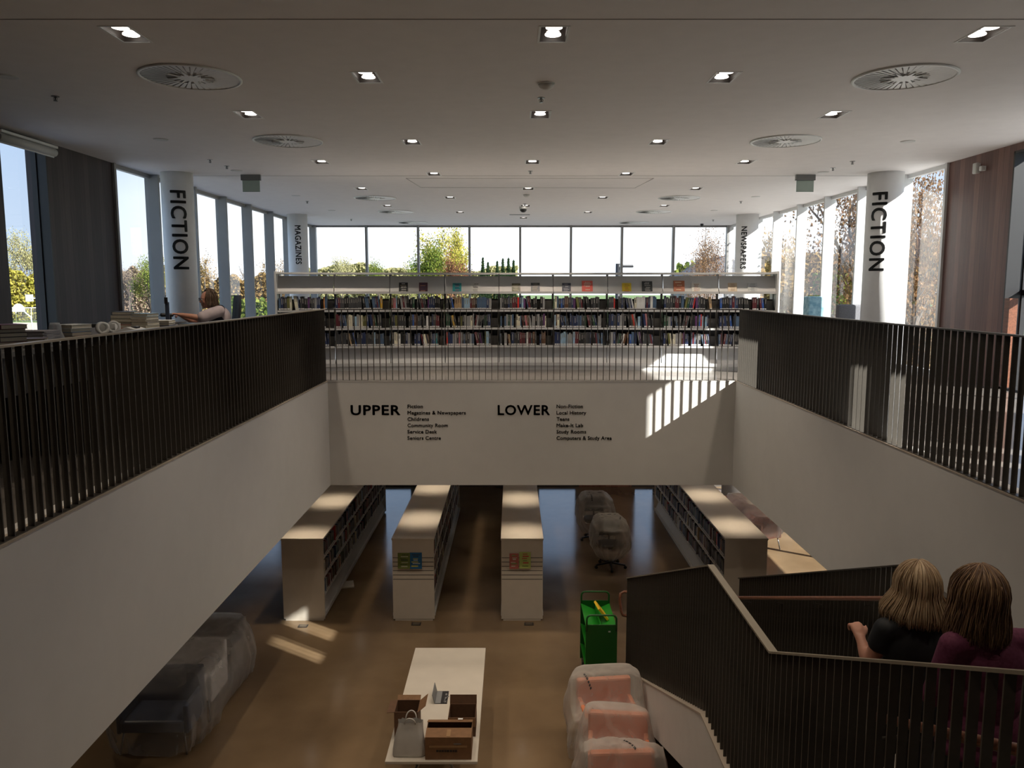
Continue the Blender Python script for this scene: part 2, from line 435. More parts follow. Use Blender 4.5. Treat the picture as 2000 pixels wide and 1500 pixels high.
# ---- lower level walls
LW = mat('lower_wall', (.10, .085, .075), .6)
def wall_y_holes(name, Y, th, x0, x1, z0, z1, holes, m):
    b = MB(); hs = sorted(holes); cur = x0
    for (a, c, hz0, hz1) in hs:
        b.box(cur, a, Y, Y+th, z0, z1)
        if hz0 > z0: b.box(a, c, Y, Y+th, z0, hz0)
        if hz1 < z1: b.box(a, c, Y, Y+th, hz1, z1)
        cur = c
    b.box(cur, x1, Y, Y+th, z0, z1)
    return struct(b.build(name, m))
YL = 21.4
HL_ = [(-8.9, -6.4, 0.05, 2.3), (-3.75, -2.75, .05, 2.3), (.7, 1.8, .05, 2.3), (3.35, 3.95, .05, 2.3), (4.6, 6.6, .05, 2.3)]
wall_y_holes('wall_lower_back', YL, .25, -11, 8.8, 0, 2.6, HL_, LW)
for i, (a, c, z0, z1) in enumerate(HL_):
    r = empty('window_%d' % (7+i), ((a+c)/2, YL+.1, z0), kind='structure')
    b = MB(); b.box(a, a+.05, YL+.05, YL+.15, z0, z1); b.box(c-.05, c, YL+.05, YL+.15, z0, z1); b.box(a, c, YL+.05, YL+.15, z1-.05, z1); b.box(a, c, YL+.05, YL+.15, z0, z0+.05)
    b.build('window_frame', BLACKF, r)
    b = MB(); b.box(a+.05, c-.05, YL+.09, YL+.1, z0+.05, z1-.05); b.build('glass_pane', GLASS, r)
struct(bxobj('trim_8', 1.85, 3.30, YL-.03, YL-.001, 0, 2.45, WOODF))
struct(bxobj('wall_lower_left', -11.25, -11, YN, YL+.25, -.2, 2.6, LW))
struct(bxobj('wall_lower_near', -11, 8.8, YN-.25, YN, -.2, 2.6, WALL))
# lower right wall with tall windows
b = MB(); XLR = 8.6
for (y0, y1) in ((YN, 12.2), (15.6, 17.2), (20.9, YL+.25)): b.box(XLR, XLR+.2, y0, y1, 0, 2.6)
for (y0, y1) in ((12.2, 15.6), (17.2, 20.9)): b.box(XLR, XLR+.2, y0, y1, 2.35, 2.6)
struct(b.build('wall_lower_right', LW))
for i, (y0, y1) in enumerate(((12.2, 15.6), (17.2, 20.9))):
    r = empty('window_%d' % (12+i), (XLR+.1, (y0+y1)/2, 0), kind='structure')
    b = MB()
    for k in range(3): yy = y0+.03+(y1-y0-.06)*k/2; b.box(XLR+.04, XLR+.14, yy-.03, yy+.03, 0, 2.35)
    b.box(XLR+.04, XLR+.14, y0, y1, 2.3, 2.35); b.box(XLR+.04, XLR+.14, y0, y1, 0, .05); b.build('window_frame', BLACKF, r)
    b = MB(); b.box(XLR+.09, XLR+.1, y0+.05, y1-.05, .05, 2.3); b.build('glass_pane', GLASS, r)

# ---- columns with wrapped lettering
def wrap_text(name, s, cx, cy, R, ang, zmid, length, cap, parent, off=.022):
    """vertical lettering (reading downwards) bent round a column; ang = direction the text faces"""
    me = text_mesh(s, 1.0, 'LEFT', off=off, spacing=1.12, ext=.0, res=4)
    bm = bmesh.new(); bm.from_mesh(me); bpy.data.meshes.remove(me)
    xs = [v.co.x for v in bm.verts]; ys = [v.co.y for v in bm.verts]
    x0, x1, y0, y1 = min(xs), max(xs), min(ys), max(ys)
    for v in bm.verts: v.co = Vector(((v.co.x-x0)/(x1-x0)*length, ((v.co.y-y0)/(y1-y0)-.5)*cap, 0))
    for k in range(1, 14):
        y = (k/14-.5)*cap
        bmesh.ops.bisect_plane(bm, geom=bm.verts[:]+bm.edges[:]+bm.faces[:], plane_co=(0, y, 0), plane_no=(0, 1, 0))
    r_ = bmesh.ops.extrude_face_region(bm, geom=bm.faces[:])
    ex = set(g for g in r_['geom'] if isinstance(g, bmesh.types.BMVert))
    for v in bm.verts:
        t, u = v.co.x, v.co.y; rr = R+(.006 if v in ex else -.002)
        a = ang + u/R     # letter up = towards image right
        v.co = Vector((cx+rr*math.cos(a), cy+rr*math.sin(a), zmid+length/2-t))
    b = MB(); b.bm.free(); b.bm = bm
    return b.build(name, BLK, parent)
def column(px, cy, R, s, y_top, y_bot, cap, label, X, dang):
    top = atY(px, y_top, cy-R).z; bot = atY(px, y_bot, cy-R).z
    r = empty('column', (X, cy, FU), label, 'column', 'round white columns along the glazing')
    b = MB(); b.cyl((X, cy, FU), (X, cy, CEIL+.001), R, seg=64); b.build('shaft', COLM, r)
    b = MB(); b.cyl((X, cy, FU+.001), (X, cy, FU+.02), R+.012, seg=64); b.build('base_ring', MULL, r)
    ang = math.atan2(-cy, -X)+dang
    wrap_text('lettering', s, X, cy, R, ang, (top+bot)/2, top-bot, cap, r)
column(357, 14.3, .27, 'FICTION', 371, 526, .265, 'left round white column with black FICTION lettering behind the service desk', -5.9, .02)
column(585, 22.3, .27, 'MAGAZINES', 440, 516, .16, 'round white column with black MAGAZINES lettering at the far left', -5.93, .02)
column(1713, 14.3, .30, 'FICTION', 374, 529, .265, 'right round white column with black FICTION lettering, half in sun', 6.58, -.28)
column(1452, 22.3, .30, 'NEWSPAPERS', 442, 525, .16, 'round white column with black NEWSPAPERS lettering at the far right', 6.50, -.25)

# ---- directory lettering on the fascia
def wall_text(name, s, px, py_base, capz, parent, bold=.0, sp=1.0, width=None):
    p = atY(px, py_base, VF)
    me = text_mesh(s, 1.0, 'LEFT', off=bold, spacing=sp, ext=.0)
    ref = text_mesh('H', 1.0, 'LEFT', off=bold); hh = max(v.co.y for v in ref.vertices)-min(v.co.y for v in ref.vertices); bpy.data.meshes.remove(ref)
    k = capz/hh
    kx = k
    if width:
        xs = [v.co.x for v in me.vertices]; kx = width/(max(xs)-min(xs))
    bm = bmesh.new(); bm.from_mesh(me); bpy.data.meshes.remove(me)
    xm = min(v.co.x for v in bm.verts)
    for v in bm.verts: v.co = Vector((p.x+(v.co.x-xm)*kx, VF-.005, p.z+v.co.y*k))
    g = bmesh.ops.extrude_face_region(bm, geom=bm.faces[:])
    for q in g['geom']:
        if isinstance(q, bmesh.types.BMVert): q.co.y += .0048
    b = MB(); b.bm.free(); b.bm = bm
    return b.build(name, BLK, parent)
for head, x0, x1, lx, items, lab in (
    ('UPPER', 685, 782, 796, [('Fiction', 829-3), ('Magazines & Newspapers', 910), ('Childrens', 838), ('Community Room', 875), ('Service Desk', 853.5), ('Seniors Centre', 861.5)], 'black UPPER directory lettering on the white fascia'),
    ('LOWER', 972, 1074, 1087, [('Non-Fiction', 1138.5), ('Local History', 1145), ('Teens', 1112), ('Make-It Lab', 1139), ('Study Rooms', 1145), ('Computers & Study Area', 1195)], 'black LOWER directory lettering on the white fascia')):
    sc_ = (atY(1001, 800, VF).x-atY(1000, 800, VF).x)
    r = empty('directory_lettering', atY(x0, 860, VF), lab, 'wall lettering')
    wall_text('heading', head, x0, 810, .152, r, bold=.024, sp=1.1, width=(x1-x0)*sc_)
    for i, (s, xe) in enumerate(items):
        wall_text('line', s, lx, 797+i*12.35, .055, r, bold=.016, sp=1.05, width=(xe-lx)*sc_)

# ---- ceiling fittings
RING = mat('lamp_ring', (1.0, .93, .84), .4, emit=4.0)
DARKR = mat('downlight_inner', (.05, .04, .035), .5)
BULB = mat('lamp_lens', (.22, .2, .18), .2)
def make_dl():
    r = empty('downlight', (0, 0, CEIL))
    b = MB()
    for (x0, x1, y0, y1) in ((-HW-.018, -HW, -HL-.018, HL+.018), (HW, HW+.018, -HL-.018, HL+.018), (-HW, HW, -HL-.018, -HL), (-HW, HW, HL, HL+.018)):
        b.box(x0, x1, y0, y1, -.004, .001)
    b.build('trim_frame', WHITE, r, world=False)
    b = MB(); z = .11
    b.box(-HW, -HW+.004, -HL, HL, -.001, z); b.box(HW-.004, HW, -HL, HL, -.001, z); b.box(-HW, HW, -HL, -HL+.004, -.001, z); b.box(-HW, HW, HL-.004, HL, -.001, z); b.box(-HW, HW, -HL, HL, z, z+.004)
    b.build('housing', DARKR, r, world=False)
    for s in (-1, 1):
        b = MB(); n = 24; cy = s*.088
        rings = []
        for (R, zz) in ((.064, .03), (.066, .022), (.05, .035), (.05, .05)):
            rings.append([Vector((R*math.cos(2*PI*i/n), cy+R*math.sin(2*PI*i/n), zz)) for i in range(n)])
        b.loft(rings, cap=False); o = b.build('lamp_ring', RING, r, world=False)
        b = MB(); b.cyl((0, cy, .045), (0, cy, .06), .055, seg=20); b.build('lamp_lens', BULB, r, world=False)
    return r
dl0 = make_dl()
ROWN = {6.6: 'nearest', 7.9: 'second', 9.55: 'third', 11.3: 'fourth', 13.05: 'fifth', 14.4: 'sixth', 16.5: 'seventh', 18.1: 'eighth', 19.9: 'ninth', 21.6: 'tenth', 23.3: 'farthest'}
COLN = {-3.07: 'left', -1.39: 'centre left', .33: 'centre', 2.03: 'centre right', 3.75: 'right'}
def lampspot(r, x, y, z, e, col=(1, .85, .67), size=95, rad=.05, blend=.6):
    l = bpy.data.lights.new('lamp_light', 'SPOT'); l.energy = e; l.color = col; l.spot_size = math.radians(size); l.spot_blend = blend; l.shadow_soft_size = rad
    o = bpy.data.objects.new('lamp_light', l); COL.objects.link(o); o.parent = r; o.location = (x, y, z); return o
for i, (x, y) in enumerate(DL):
    o = dl0 if i == 0 else dup(dl0)
    o.location = (x, y, CEIL)
    tag(o, 'twin recessed ceiling downlight, %s row from the camera, %s line' % (ROWN[y], COLN[x]), 'ceiling light', 'twin downlights in the upper ceiling')
    lampspot(o, 0, 0, -.01, 42 if y < 9 else 76)
for (x, y) in DLN:
    o = dup(dl0); o.location = (x, y, CEIL)
    tag(o, 'twin recessed ceiling downlight overhead, out of the picture', 'ceiling light', 'downlights above and behind the camera')
    lampspot(o, 0, 0, -.01, 28)

# radial air diffusers
def make_diff():
    r = empty('air_diffuser', (0, 0, CEIL))
    n = 48; R = .47
    b = MB(); rings = [[Vector((q*math.cos(2*PI*i/n), q*math.sin(2*PI*i/n), z)) for i in range(n)] for q, z in ((R, .0), (R, -.012), (R-.025, -.016), (R-.025, -.004), (R-.03, .0))]
    b.loft(rings, cap=False); b.build('rim', WHITE, r, world=False)
    b = MB(); b.cyl((0, 0, -.003), (0, 0, .0), R-.01, seg=48); b.build('backing', mat('diffuser_slot', (.34, .34, .34), .7), r, world=False)
    b = MB(); m_ = 44
    for i in range(m_):
        a = 2*PI*i/m_; w1 = .5*2*PI*(R-.03)/m_*.76
        w0 = .012 if i % 4 else .03
        r0 = .10 if i % 4 == 0 else (.16 if i % 2 == 0 else .22)
        w0 = .5*2*PI*r0/m_*.9
        M = Matrix.Rotation(a, 4, 'Z')
        vs = [M @ Vector(v) for v in ((r0, -w0, -.007), (R-.03, -w1, -.007), (R-.03, w1, -.010), (r0, w0, -.010))]
        b.quad(vs)
        vs2 = [v+Vector((0, 0, .002)) for v in vs]; b.quad(vs2[::-1])
    b.build('blade', WHITE, r, world=False)
    b = MB()
    pts = []
    for i in range(32):
        q = .22 if i % 4 == 0 else (.13 if i % 2 == 0 else .10)
        pts.append((q*math.cos(2*PI*i/32), q*math.sin(2*PI*i/32)))
    b.prism(pts, 'z', -.016, -.005); b.build('hub', WHITE, r, world=False)
    return r
df0 = make_diff()
DN = ['nearest', 'second', 'third', 'fourth', 'farthest']
for i, (x, y) in enumerate(DIFF):
    o = df0 if i == 0 else dup(df0); o.location = (x, y, CEIL-.002)
    tag(o, 'round radial air diffuser in the ceiling, %s in the %s line' % (DN[i % 5], 'left' if x < 0 else 'right'), 'air vent', 'round ceiling diffusers')

# small round speakers
b = MB(); b.cyl((0, 0, -.008), (0, 0, .001), .095, seg=28); b.cyl((0, 0, -.011), (0, 0, -.008), .08, seg=28)
sp0 = b.build('ceiling_speaker', mat('speaker_white', (.66, .65, .63), .6)); sp0.location = (0, 0, 0)
for i, (px, py, wh) in enumerate(((14, 149, 'at the left edge of the picture'), (314, 272, 'left of the second diffuser on the left'), (462, 333, 'beside the left exit sign'), (578, 382, 'above the far left glazing'),
        (1773, 276, 'right of the second diffuser on the right'), (1608, 336, 'beside the right exit sign'), (1476, 384, 'above the far right glazing'), (648, 411, 'near the magazines column'), (1395, 411, 'near the newspapers column'))):
    o = sp0 if i == 0 else sp0.copy()
    if i: COL.objects.link(o)
    p = atZ(px, py, CEIL); o.location = (p.x, p.y, CEIL-.011)
    tag(o, 'small round white ceiling speaker %s' % wh, 'speaker', 'round ceiling speakers')
# sprinklers
def make_spr():
    r = empty('sprinkler', (0, 0, CEIL))
    b = MB(); b.cyl((0, 0, -.006), (0, 0, .001), .04, seg=16); b.build('escutcheon', mat('chrome_dark', (.25, .25, .25), .3, metal=.8), r, world=False)
    b = MB(); b.cyl((0, 0, -.045), (0, 0, -.005), .009, seg=8); b.cyl((0, 0, -.05), (0, 0, -.045), .022, seg=12)
    b.tube([(.012, 0, -.01), (.022, 0, -.028), (.006, 0, -.046)], .003, 5); b.tube([(-.012, 0, -.01), (-.022, 0, -.028), (-.006, 0, -.046)], .003, 5)
    b.build('head', MATS['chrome_dark'], r, world=False)
    return r
s0 = make_spr()
for i, (px, py, wh) in enumerate(((108, 188, 'at the far left of the near ceiling'), (1057, 191, 'on the centre line near the smoke detector'), (443, 324, 'left, just before the exit sign'), (410, 312, 'left, nearer than its neighbour by the exit sign'),
        (1627, 328, 'right, just before the exit sign'), (1665, 315, 'right, nearer than its neighbour by the exit sign'), (1447, 393, 'over the far right shelves'), (600, 393, 'over the far left shelves'), (1036, 334, 'on the centre line before the access panel'), (1393, 429, 'near the back window, right'), (686, 428, 'near the back window, left'), (1025, 398, 'on the centre line by the smoke alarm'))):
    o = s0 if i == 0 else dup(s0); p = atZ(px, py, CEIL); o.location = (p.x, p.y, CEIL)
    tag(o, 'ceiling sprinkler head %s' % wh, 'sprinkler', 'fire sprinklers in the ceiling')
# smoke detectors
for (px, py, wh, k) in ((1067, 163, 'dome shaped white smoke detector on the ceiling centre line, nearest', 1.), (1028, 380, 'small smoke detector on the ceiling centre line beyond the access panel', .9)):
    p = atZ(px, py, CEIL); r = empty('smoke_detector', (p.x, p.y, CEIL), wh, 'smoke detector')
    b = MB(); b.cyl((p.x, p.y, CEIL-.012), (p.x, p.y, CEIL+.001), .085*k, seg=24); b.build('base_plate', MATS['speaker_white'], r)
    b = MB(); n = 24; b.loft([[Vector((p.x+q*k*math.cos(2*PI*i/n), p.y+q*k*math.sin(2*PI*i/n), CEIL-z*k)) for i in range(n)] for q, z in ((.075, .012), (.07, .035), (.045, .055), (.02, .062))]); b.build('dome', MATS['speaker_white'], r)
p = atZ(1022, 404, CEIL); r = empty('camera_dome', (p.x, p.y, CEIL), 'black security camera dome under the ceiling centre', 'security camera')
b = MB(); b.cyl((p.x, p.y, CEIL-.06), (p.x, p.y, CEIL+.001), .1, seg=20); b.build('housing', MATS['speaker_white'], r)
b = MB(); b.sphere((p.x, p.y, CEIL-.07), .085, sc=(1, 1, .8)); b.build('dome', DARKP, r)
p = atZ(1371, 437, CEIL); r = empty('camera_dome', (p.x, p.y, CEIL), 'tiny black camera dome by the back window, right', 'security camera')
b = MB(); b.cyl((p.x, p.y, CEIL-.03), (p.x, p.y, CEIL+.001), .05, seg=16); b.build('housing', DARKP, r)
b = MB(); b.sphere((p.x, p.y, CEIL-.04), .05); b.build('dome', DARKP, r)
p = atZ(1015, 419, CEIL); bb = bxobj('linear_vent', p.x-.28, p.x+.28, p.y-.05, p.y+.05, CEIL-.012, CEIL+.001, GREYP)
tag(bb, 'thin dark linear vent strip in the ceiling near the back window', 'air vent')
# exit signs seen from behind (hanging panels)
for (px, side) in ((490, 'left'), (1573, 'right')):
    p = atY(px, 345, 14.5); r = empty('exit_sign', (p.x, 14.5, CEIL-.33), 'pale green translucent hanging exit sign on the %s, seen blank' % side, 'exit sign')
    b = MB(); b.box(p.x-.175, p.x+.175, 14.47, 14.53, CEIL-.10, CEIL+.001); b.build('housing', GREYP, r, bevel=.004)
    b = MB(); b.box(p.x-.155, p.x+.155, 14.494, 14.506, CEIL-.30, CEIL-.10); b.build('panel', mat('exit_panel', (.42, .52, .47), .25, noise_amt=.08, noise_scale=3), r, bevel=.003)
# detectors on the right wood wall
for (px, w_, h_, lab) in ((1908, .10, .16, 'white motion sensor on the right wood wall, larger of two'), (1920, .07, .075, 'small white box beside the motion sensor on the right wood wall')):
    p = atX(px, 329, XR-.03); r = empty('motion_sensor', (XR, p.y, p.z), lab, 'motion sensor')
    b = MB(); b.box(XR-.02, XR+.001, p.y-w_*.4, p.y+w_*.4, p.z-h_*.45, p.z+h_*.45); b.build('back_plate', WHITE, r)
    b = MB(); b.box(XR-.075, XR-.02, p.y-w_/2, p.y+w_/2, p.z-h_/2, p.z+h_/2); b.build('housing', mat('sensor_white', (.7, .7, .68), .4), r, bevel=.015)

# ---- lower level lamps: shallow round downlights under the lower ceiling
def low_lamp(x, y, e, label, size=125):
    r = empty('round_downlight', (x, y, 2.5), label, 'ceiling light', 'round downlights under the lower ceiling')
    b = MB(); b.cyl((x, y, 2.485), (x, y, 2.5), .07, seg=20); b.build('housing', WHITE, r)
    b = MB(); b.cyl((x, y, 2.482), (x, y, 2.4849), .055, seg=20); b.build('lens', RING, r)
    lampspot(r, 0, 0, -.03, e, col=(1, .83, .62), size=size, rad=.05, blend=1.)
for x, nm, ys_ in ((-3.4, 'leftmost', (12.6, 14.8, 17.0)), (-1.6, 'second', (13.6, 15.8, 17.9)), (.17, 'third', (12.8, 14.95, 17.1)), (3.8, 'rightmost', (13.2, 15.2, 17.2))):
    for y, w_ in zip(ys_, ('near end', 'middle', 'far end')):
        low_lamp(x, y, 42, 'round downlight over the %s of the %s low bookcase' % (w_, nm), 74)
for x, y in ((-8, 6), (-8, 12), (-5.2, 3), (-5.2, 9), (5.5, 6), (5.5, 11), (2.2, 15), (2.2, 18.5), (-6, 16), (6, 18)):  # unseen lamps added to brighten the lower level
    low_lamp(x, y, 14, 'round downlight under the lower ceiling %s, %s' % ('below the left gallery' if x < 0 else 'right of the middle', {3: 'behind the camera end', 6: 'beside the table', 9: 'over the wrapped chairs', 11: 'beside the stair foot', 12: 'near the bookcases', 15: 'over the swivel chairs', 16: 'behind the bookcases', 18: 'at the far wall'}[int(y)]))

r = empty('column', (5.6, 19.7, 0), 'round white column downstairs, glimpsed right of the rightmost low bookcase', 'column')
b = MB(); b.cyl((5.6, 19.7, 0), (5.6, 19.7, 2.5), .27, seg=48); b.build('shaft', COLM, r)
b = MB(); b.cyl((5.6, 19.7, .001), (5.6, 19.7, .02), .282, seg=48); b.build('base_ring', MULL, r)
# ================================================================ GUARDS AND STAIR
RAILZ = EYE-.325
PT = .0935
def fin_mesh(name, dx, dy, z0, z1):
    b = MB(); b.box(-dx/2, dx/2, -dy/2, dy/2, 0, z1-z0)
    o = b.build(name, BRONZE, None, recenter=False); me = o.data; bpy.data.objects.remove(o); return me
def add_fin(me, x, y, z, parent):
    o = bpy.data.objects.new('baluster', me); COL.objects.link(o); o.parent = parent
    off = wloc(parent); o.location = Vector((x, y, z))-off; return o
def rail_bar(name, pts, wdt, th, m, parent):
    """flat bar with its wide face up; pts in YZ at constant x or general"""
    b = MB()
    for p, q in zip(pts, pts[1:]):
        p = Vector(p); q = Vector(q); d = (q-p); h = Vector((d.x, d.y, 0)).normalized(); s = Vector((-h.y, h.x, 0))*wdt/2; u = Vector((0, 0, th))
        e = d.normalized()*.0
        vs = [p-s-e, p+s-e, p+s+u-e, p-s+u-e]; ws = [q-s+e, q+s+e, q+s+u+e, q-s+u+e]
        b.loft([vs, ws], smooth=False)
    return b.build(name, m, parent)
zb = FT+.012
mX = fin_mesh('baluster', .040, .008, zb, RAILZ); mY = fin_mesh('baluster', .008, .036, zb, RAILZ)
def long_guard(X, label, ymin_view):
    r = empty('guard_rail', (X, 6, FT+.012), label, 'railing')
    ys = [VF-.02-PT*i for i in range(int((VF-.1-VN)/PT)+1)]
    for y in ys:
        if y > ymin_view: add_fin(mX, X, y, zb, r)
    b = MB()
    for y in ys:
        if y <= ymin_view: b.box(X-.020, X+.020, y-.004, y+.004, zb, RAILZ)
    o = b.build('baluster', BRONZE, r); o['kind'] = 'stuff'
    rail_bar('top_rail', [(X, VN, RAILZ), (X, VF+.03, RAILZ)], .055, .012, RAILM if X < 0 else BRONZE, r)
    rail_bar('bottom_bar', [(X, VN, zb-.001), (X, VF+.03, zb-.001)], .052, .006, BRONZE, r)
    return r
long_guard(VL-.035, 'long dark bronze fin railing along the left edge of the opening', 3.4)
long_guard(VR+.035, 'long dark bronze fin railing along the right edge of the opening', 4.4)
r = empty('guard_rail', (.3, VF+.035, zb), 'dark bronze fin railing across the far edge of the opening above the lettering', 'railing')
n = 65; x0 = VL+.04; x1 = VR-.03
for i in range(n+1): add_fin(mY, x0+(x1-x0)*i/n, VF+.035, zb, r)
rail_bar('top_rail', [(VL-.01, VF+.035, RAILZ), (VR+.01, VF+.035, RAILZ)], .045, .012, BRONZE, r)
rail_bar('bottom_bar', [(VL-.01, VF+.035, zb-.001), (VR+.01, VF+.035, zb-.001)], .045, .006, BRONZE, r)
r = empty('guard_rail', (-.5, VN-.035, zb), 'dark bronze fin railing at the near edge of the opening below the camera', 'railing')
b = MB()
for i in range(44): b.box(VL+.05+i*PT-.004, VL+.05+i*PT+.004, VN-.053, VN-.017, zb, RAILZ)
o = b.build('baluster', BRONZE, r); o['kind'] = 'stuff'
rail_bar('top_rail', [(VL, VN-.035, RAILZ), (1.6, VN-.035, RAILZ)], .045, .012, BRONZE, r)

# ---- stair: upper flight, landing, lower flight
SX0, SX1 = 1.64, 3.22
LZ = 2.03
Y0s, Y1s, Y2s, Y3s = .4, 4.745, 6.32, 10.8
def railz(y):
    if y <= Y1s: return 3.17+.45*(Y1s-y)
    if y <= Y2s: return 3.17
    return 3.17-(3.17-1.37)*(y-Y2s)/(Y3s-Y2s)
def finz(y):
    if y <= Y1s: return 1.87+.45*(Y1s-y)
    if y <= Y2s: return 1.87
    return 1.87*(Y3s-y)/(Y3s-Y2s)+.02
st = empty('staircase', ((SX0+SX1)/2, (Y0s+Y3s)/2, 0), 'white sided straight stair with a mid landing on the right of the opening', 'staircase')
TREAD = mat('stair_tread', (.20, .18, .16), .4, noise_amt=.1)
STRW = mat('stair_white', (.66, .64, .61), .5)
for X in (SX0, SX1):
    b = MB(); pts = [(Y0s, finz(Y0s)), (Y1s, 1.87), (Y2s, 1.87), (Y3s, .02), (Y3s, 0.0), (Y3s-1.3, 0.0), (Y2s-.12, 1.28), (Y1s-.12, 1.28), (Y0s, finz(Y0s)-.6)]
    b.prism(pts, 'x', X-.04, X+.04); b.build('stringer', STRW, st)
    b = MB()
    for (a, c) in ((Y0s, Y1s), (Y1s, Y2s), (Y2s, Y3s)):
        b.loft([[(X-.05, a, finz(a)), (X+.05, a, finz(a)), (X+.05, a, finz(a)+.012), (X-.05, a, finz(a)+.012)], [(X-.05, c, finz(c)), (X+.05, c, finz(c)), (X+.05, c, finz(c)+.012), (X-.05, c, finz(c)+.012)]], smooth=False)
    b.build('stringer_cap', CAPM, st)
for i in range(11):
    z = FU-(FU-LZ)*(i+1)/12; y = Y0s+(Y1s-Y0s)*i/11
    b = MB(); b.box(SX0+.041, SX1-.041, y, y+(Y1s-Y0s)/11+.03, z-.05, z); b.box(SX0+.041, SX1-.041, y, y+.02, z, z+(FU-LZ)/12-.05) ; b.build('tread', TREAD, st)
b = MB(); b.box(SX0+.041, SX1-.041, Y1s, Y2s+.03, LZ-.12, LZ); b.build('landing', TREAD, st)
for i in range(11):
    z = LZ-LZ*(i+1)/12; y = Y2s+(Y3s-Y2s)*i/11
    b = MB(); b.box(SX0+.041, SX1-.041, y, y+(Y3s-Y2s)/11+.03, z-.05, z); b.box(SX0+.041, SX1-.041, y, y+.02, z, z+LZ/12-.05); b.build('tread', TREAD, st)
b = MB()
b.prism([(Y0s, finz(Y0s)-.5), (Y1s, 1.4), (Y2s, 1.4), (Y3s-1.0, .02), (Y3s-1.05, .0), (Y2s-.1, 1.34), (Y1s-.1, 1.34), (Y0s, finz(Y0s)-.55)], 'x', SX0+.041, SX1-.041); b.build('soffit', mat('soffit_dark', (.10, .09, .085), .7), st)

finm = fin_mesh('baluster', .040, .008, 0, 1.28)
def stair_guard(X, ya, yb, label):
    r = empty('stair_railing', (X, ya, finz(ya)), label, 'railing')
    n = int((yb-ya)/PT)
    for i in range(n+1):
        y = ya+.02+i*PT
        if y > yb: break
        o = bpy.data.objects.new('baluster', finm); COL.objects.link(o); o.parent = r
        zz = finz(y)+.012; hgt = railz(y)-zz
        o.location = Vector((X, y, zz))-wloc(r); o.scale = (1, 1, hgt/1.28)
    ks = [ya]+[k for k in (Y1s, Y2s) if ya < k < yb]+[yb]
    rail_bar('top_rail', [(X, k, railz(k)) for k in ks], .055, .014, RAILM if X < 2 else BRONZE, r)
    return r
stair_guard(SX0, Y0s, Y1s, 'dark bronze fin railing on the open side of the upper stair flight, nearest')
stair_guard(SX0, Y1s, Y3s, 'dark bronze fin railing on the open side of the landing and lower flight')
stair_guard(SX1, Y0s, Y1s, 'dark bronze fin railing on the wall side of the upper stair flight')
stair_guard(SX1, Y1s, Y3s, 'dark bronze fin railing on the wall side of the landing and lower flight')
# wooden handrails
for (X, sx, lab) in ((SX0+.09, 1, 'reddish wooden handrail on the open side of the stair with a looped end'), (SX1-.09, -1, 'reddish wooden handrail on the wall side of the stair')):
    r = empty('handrail', (X, Y1s, 2.9), lab, 'handrail')
    f = lambda y: railz(y)-.28
    pts = [(X, Y0s+.1, f(Y0s+.1)), (X, Y1s-.1, f(Y1s-.1)), (X, Y1s+.05, f(Y1s)), (X, Y2s-.05, f(Y2s)), (X, Y2s+.12, f(Y2s+.12)), (X, Y3s-.1, f(Y3s-.1)), (X, Y3s+.15, f(Y3s)-.03)]
    if sx > 0: pts += [(X-.02, Y3s+.28, 1.05), (X-.09, Y3s+.33, 1.05), (X-.15, Y3s+.30, 1.03), (X-.165, Y3s+.28, .95), (X-.14, Y3s+.26, .78), (X-.12, Y3s+.24, .73), (X-.04, Y3s+.2, .73)]
    b = MB(); b.tube(pts, .022, 10); b.build('rail', HAND, r)
    y = Y0s+.6
    while y < Y3s:
        b = MB(); z = f(y); b.tube([(X, y, z-.02), (X, y, z-.06), (X-sx*.09, y, z-.07)], .007, 6); b.build('bracket', BRONZE, r); y += 1.15
# ================================================================ BOOKS AND BOOKCASES
PAGES = mat('book_pages', (.62, .57, .47), .8, noise_amt=.06, noise_scale=60, stretch=(1, 1, 8))
BCOL = {'navy': (.018, .03, .085), 'black': (.014, .014, .016), 'charcoal': (.045, .047, .052), 'slate blue': (.06, .10, .17), 'teal': (.02, .15, .17), 'dark green': (.02, .06, .035),
        'maroon': (.10, .018, .025), 'red': (.45, .03, .025), 'brown': (.10, .05, .028), 'tan': (.40, .27, .15), 'cream': (.62, .56, .44), 'white': (.72, .71, .69), 'grey': (.24, .24, .25),
        'pale blue': (.25, .38, .50), 'royal blue': (.03, .09, .33), 'purple': (.10, .035, .12), 'orange': (.60, .20, .03), 'mustard': (.50, .30, .04), 'rose': (.38, .12, .14), 'olive': (.12, .12, .04)}
CNAMES = list(BCOL)
CW = [15, 19, 17, 8, 1.8, 3, 5.5, 1.2, 4, 1.8, 3.2, 4, 9, 2, 1.5, 2.5, .7, .6, 1.3, 1.5]
BM = {k: mat('cover_'+k.replace(' ', '_'), v, .45, col2=tuple(min(1, q*1.7+.008) for q in v), noise_scale=14, stretch=(1, 1, .5)) for k, v in BCOL.items()}
STICK = mat('spine_sticker', (.72, .72, .70), .6)
def book_geo(b, M, w_, h, d, c=0, p=1, s=2, stick=True, title=None, tm=3):
    """upright book, spine towards -y, centred in x, base z=0"""
    t = .0025
    b.box(-w_/2, w_/2, -d/2, -d/2+.004, 0, h, c, M)
    b.box(-w_/2, -w_/2+t, -d/2+.004, d/2, 0, h, c, M); b.box(w_/2-t, w_/2, -d/2+.004, d/2, 0, h, c, M)
    b.box(-w_/2+t, w_/2-t, -d/2+.004, d/2-.006, .003, h-.003, p, M)
    if stick: b.box(-w_/2+.002, w_/2-.002, -d/2-.0012, -d/2, .010, .036, s, M)
    if title is not None:
        z0 = h*title; b.box(-w_*.16, w_*.16, -d/2-.001, -d/2, z0, h*.86, tm, M)
        b.box(-w_/2+.002, w_/2-.002, -d/2-.001, -d/2, h*.92, h*.94, tm, M)
TITLE = mat('spine_title', (.34, .33, .30), .6)
book_me = {}
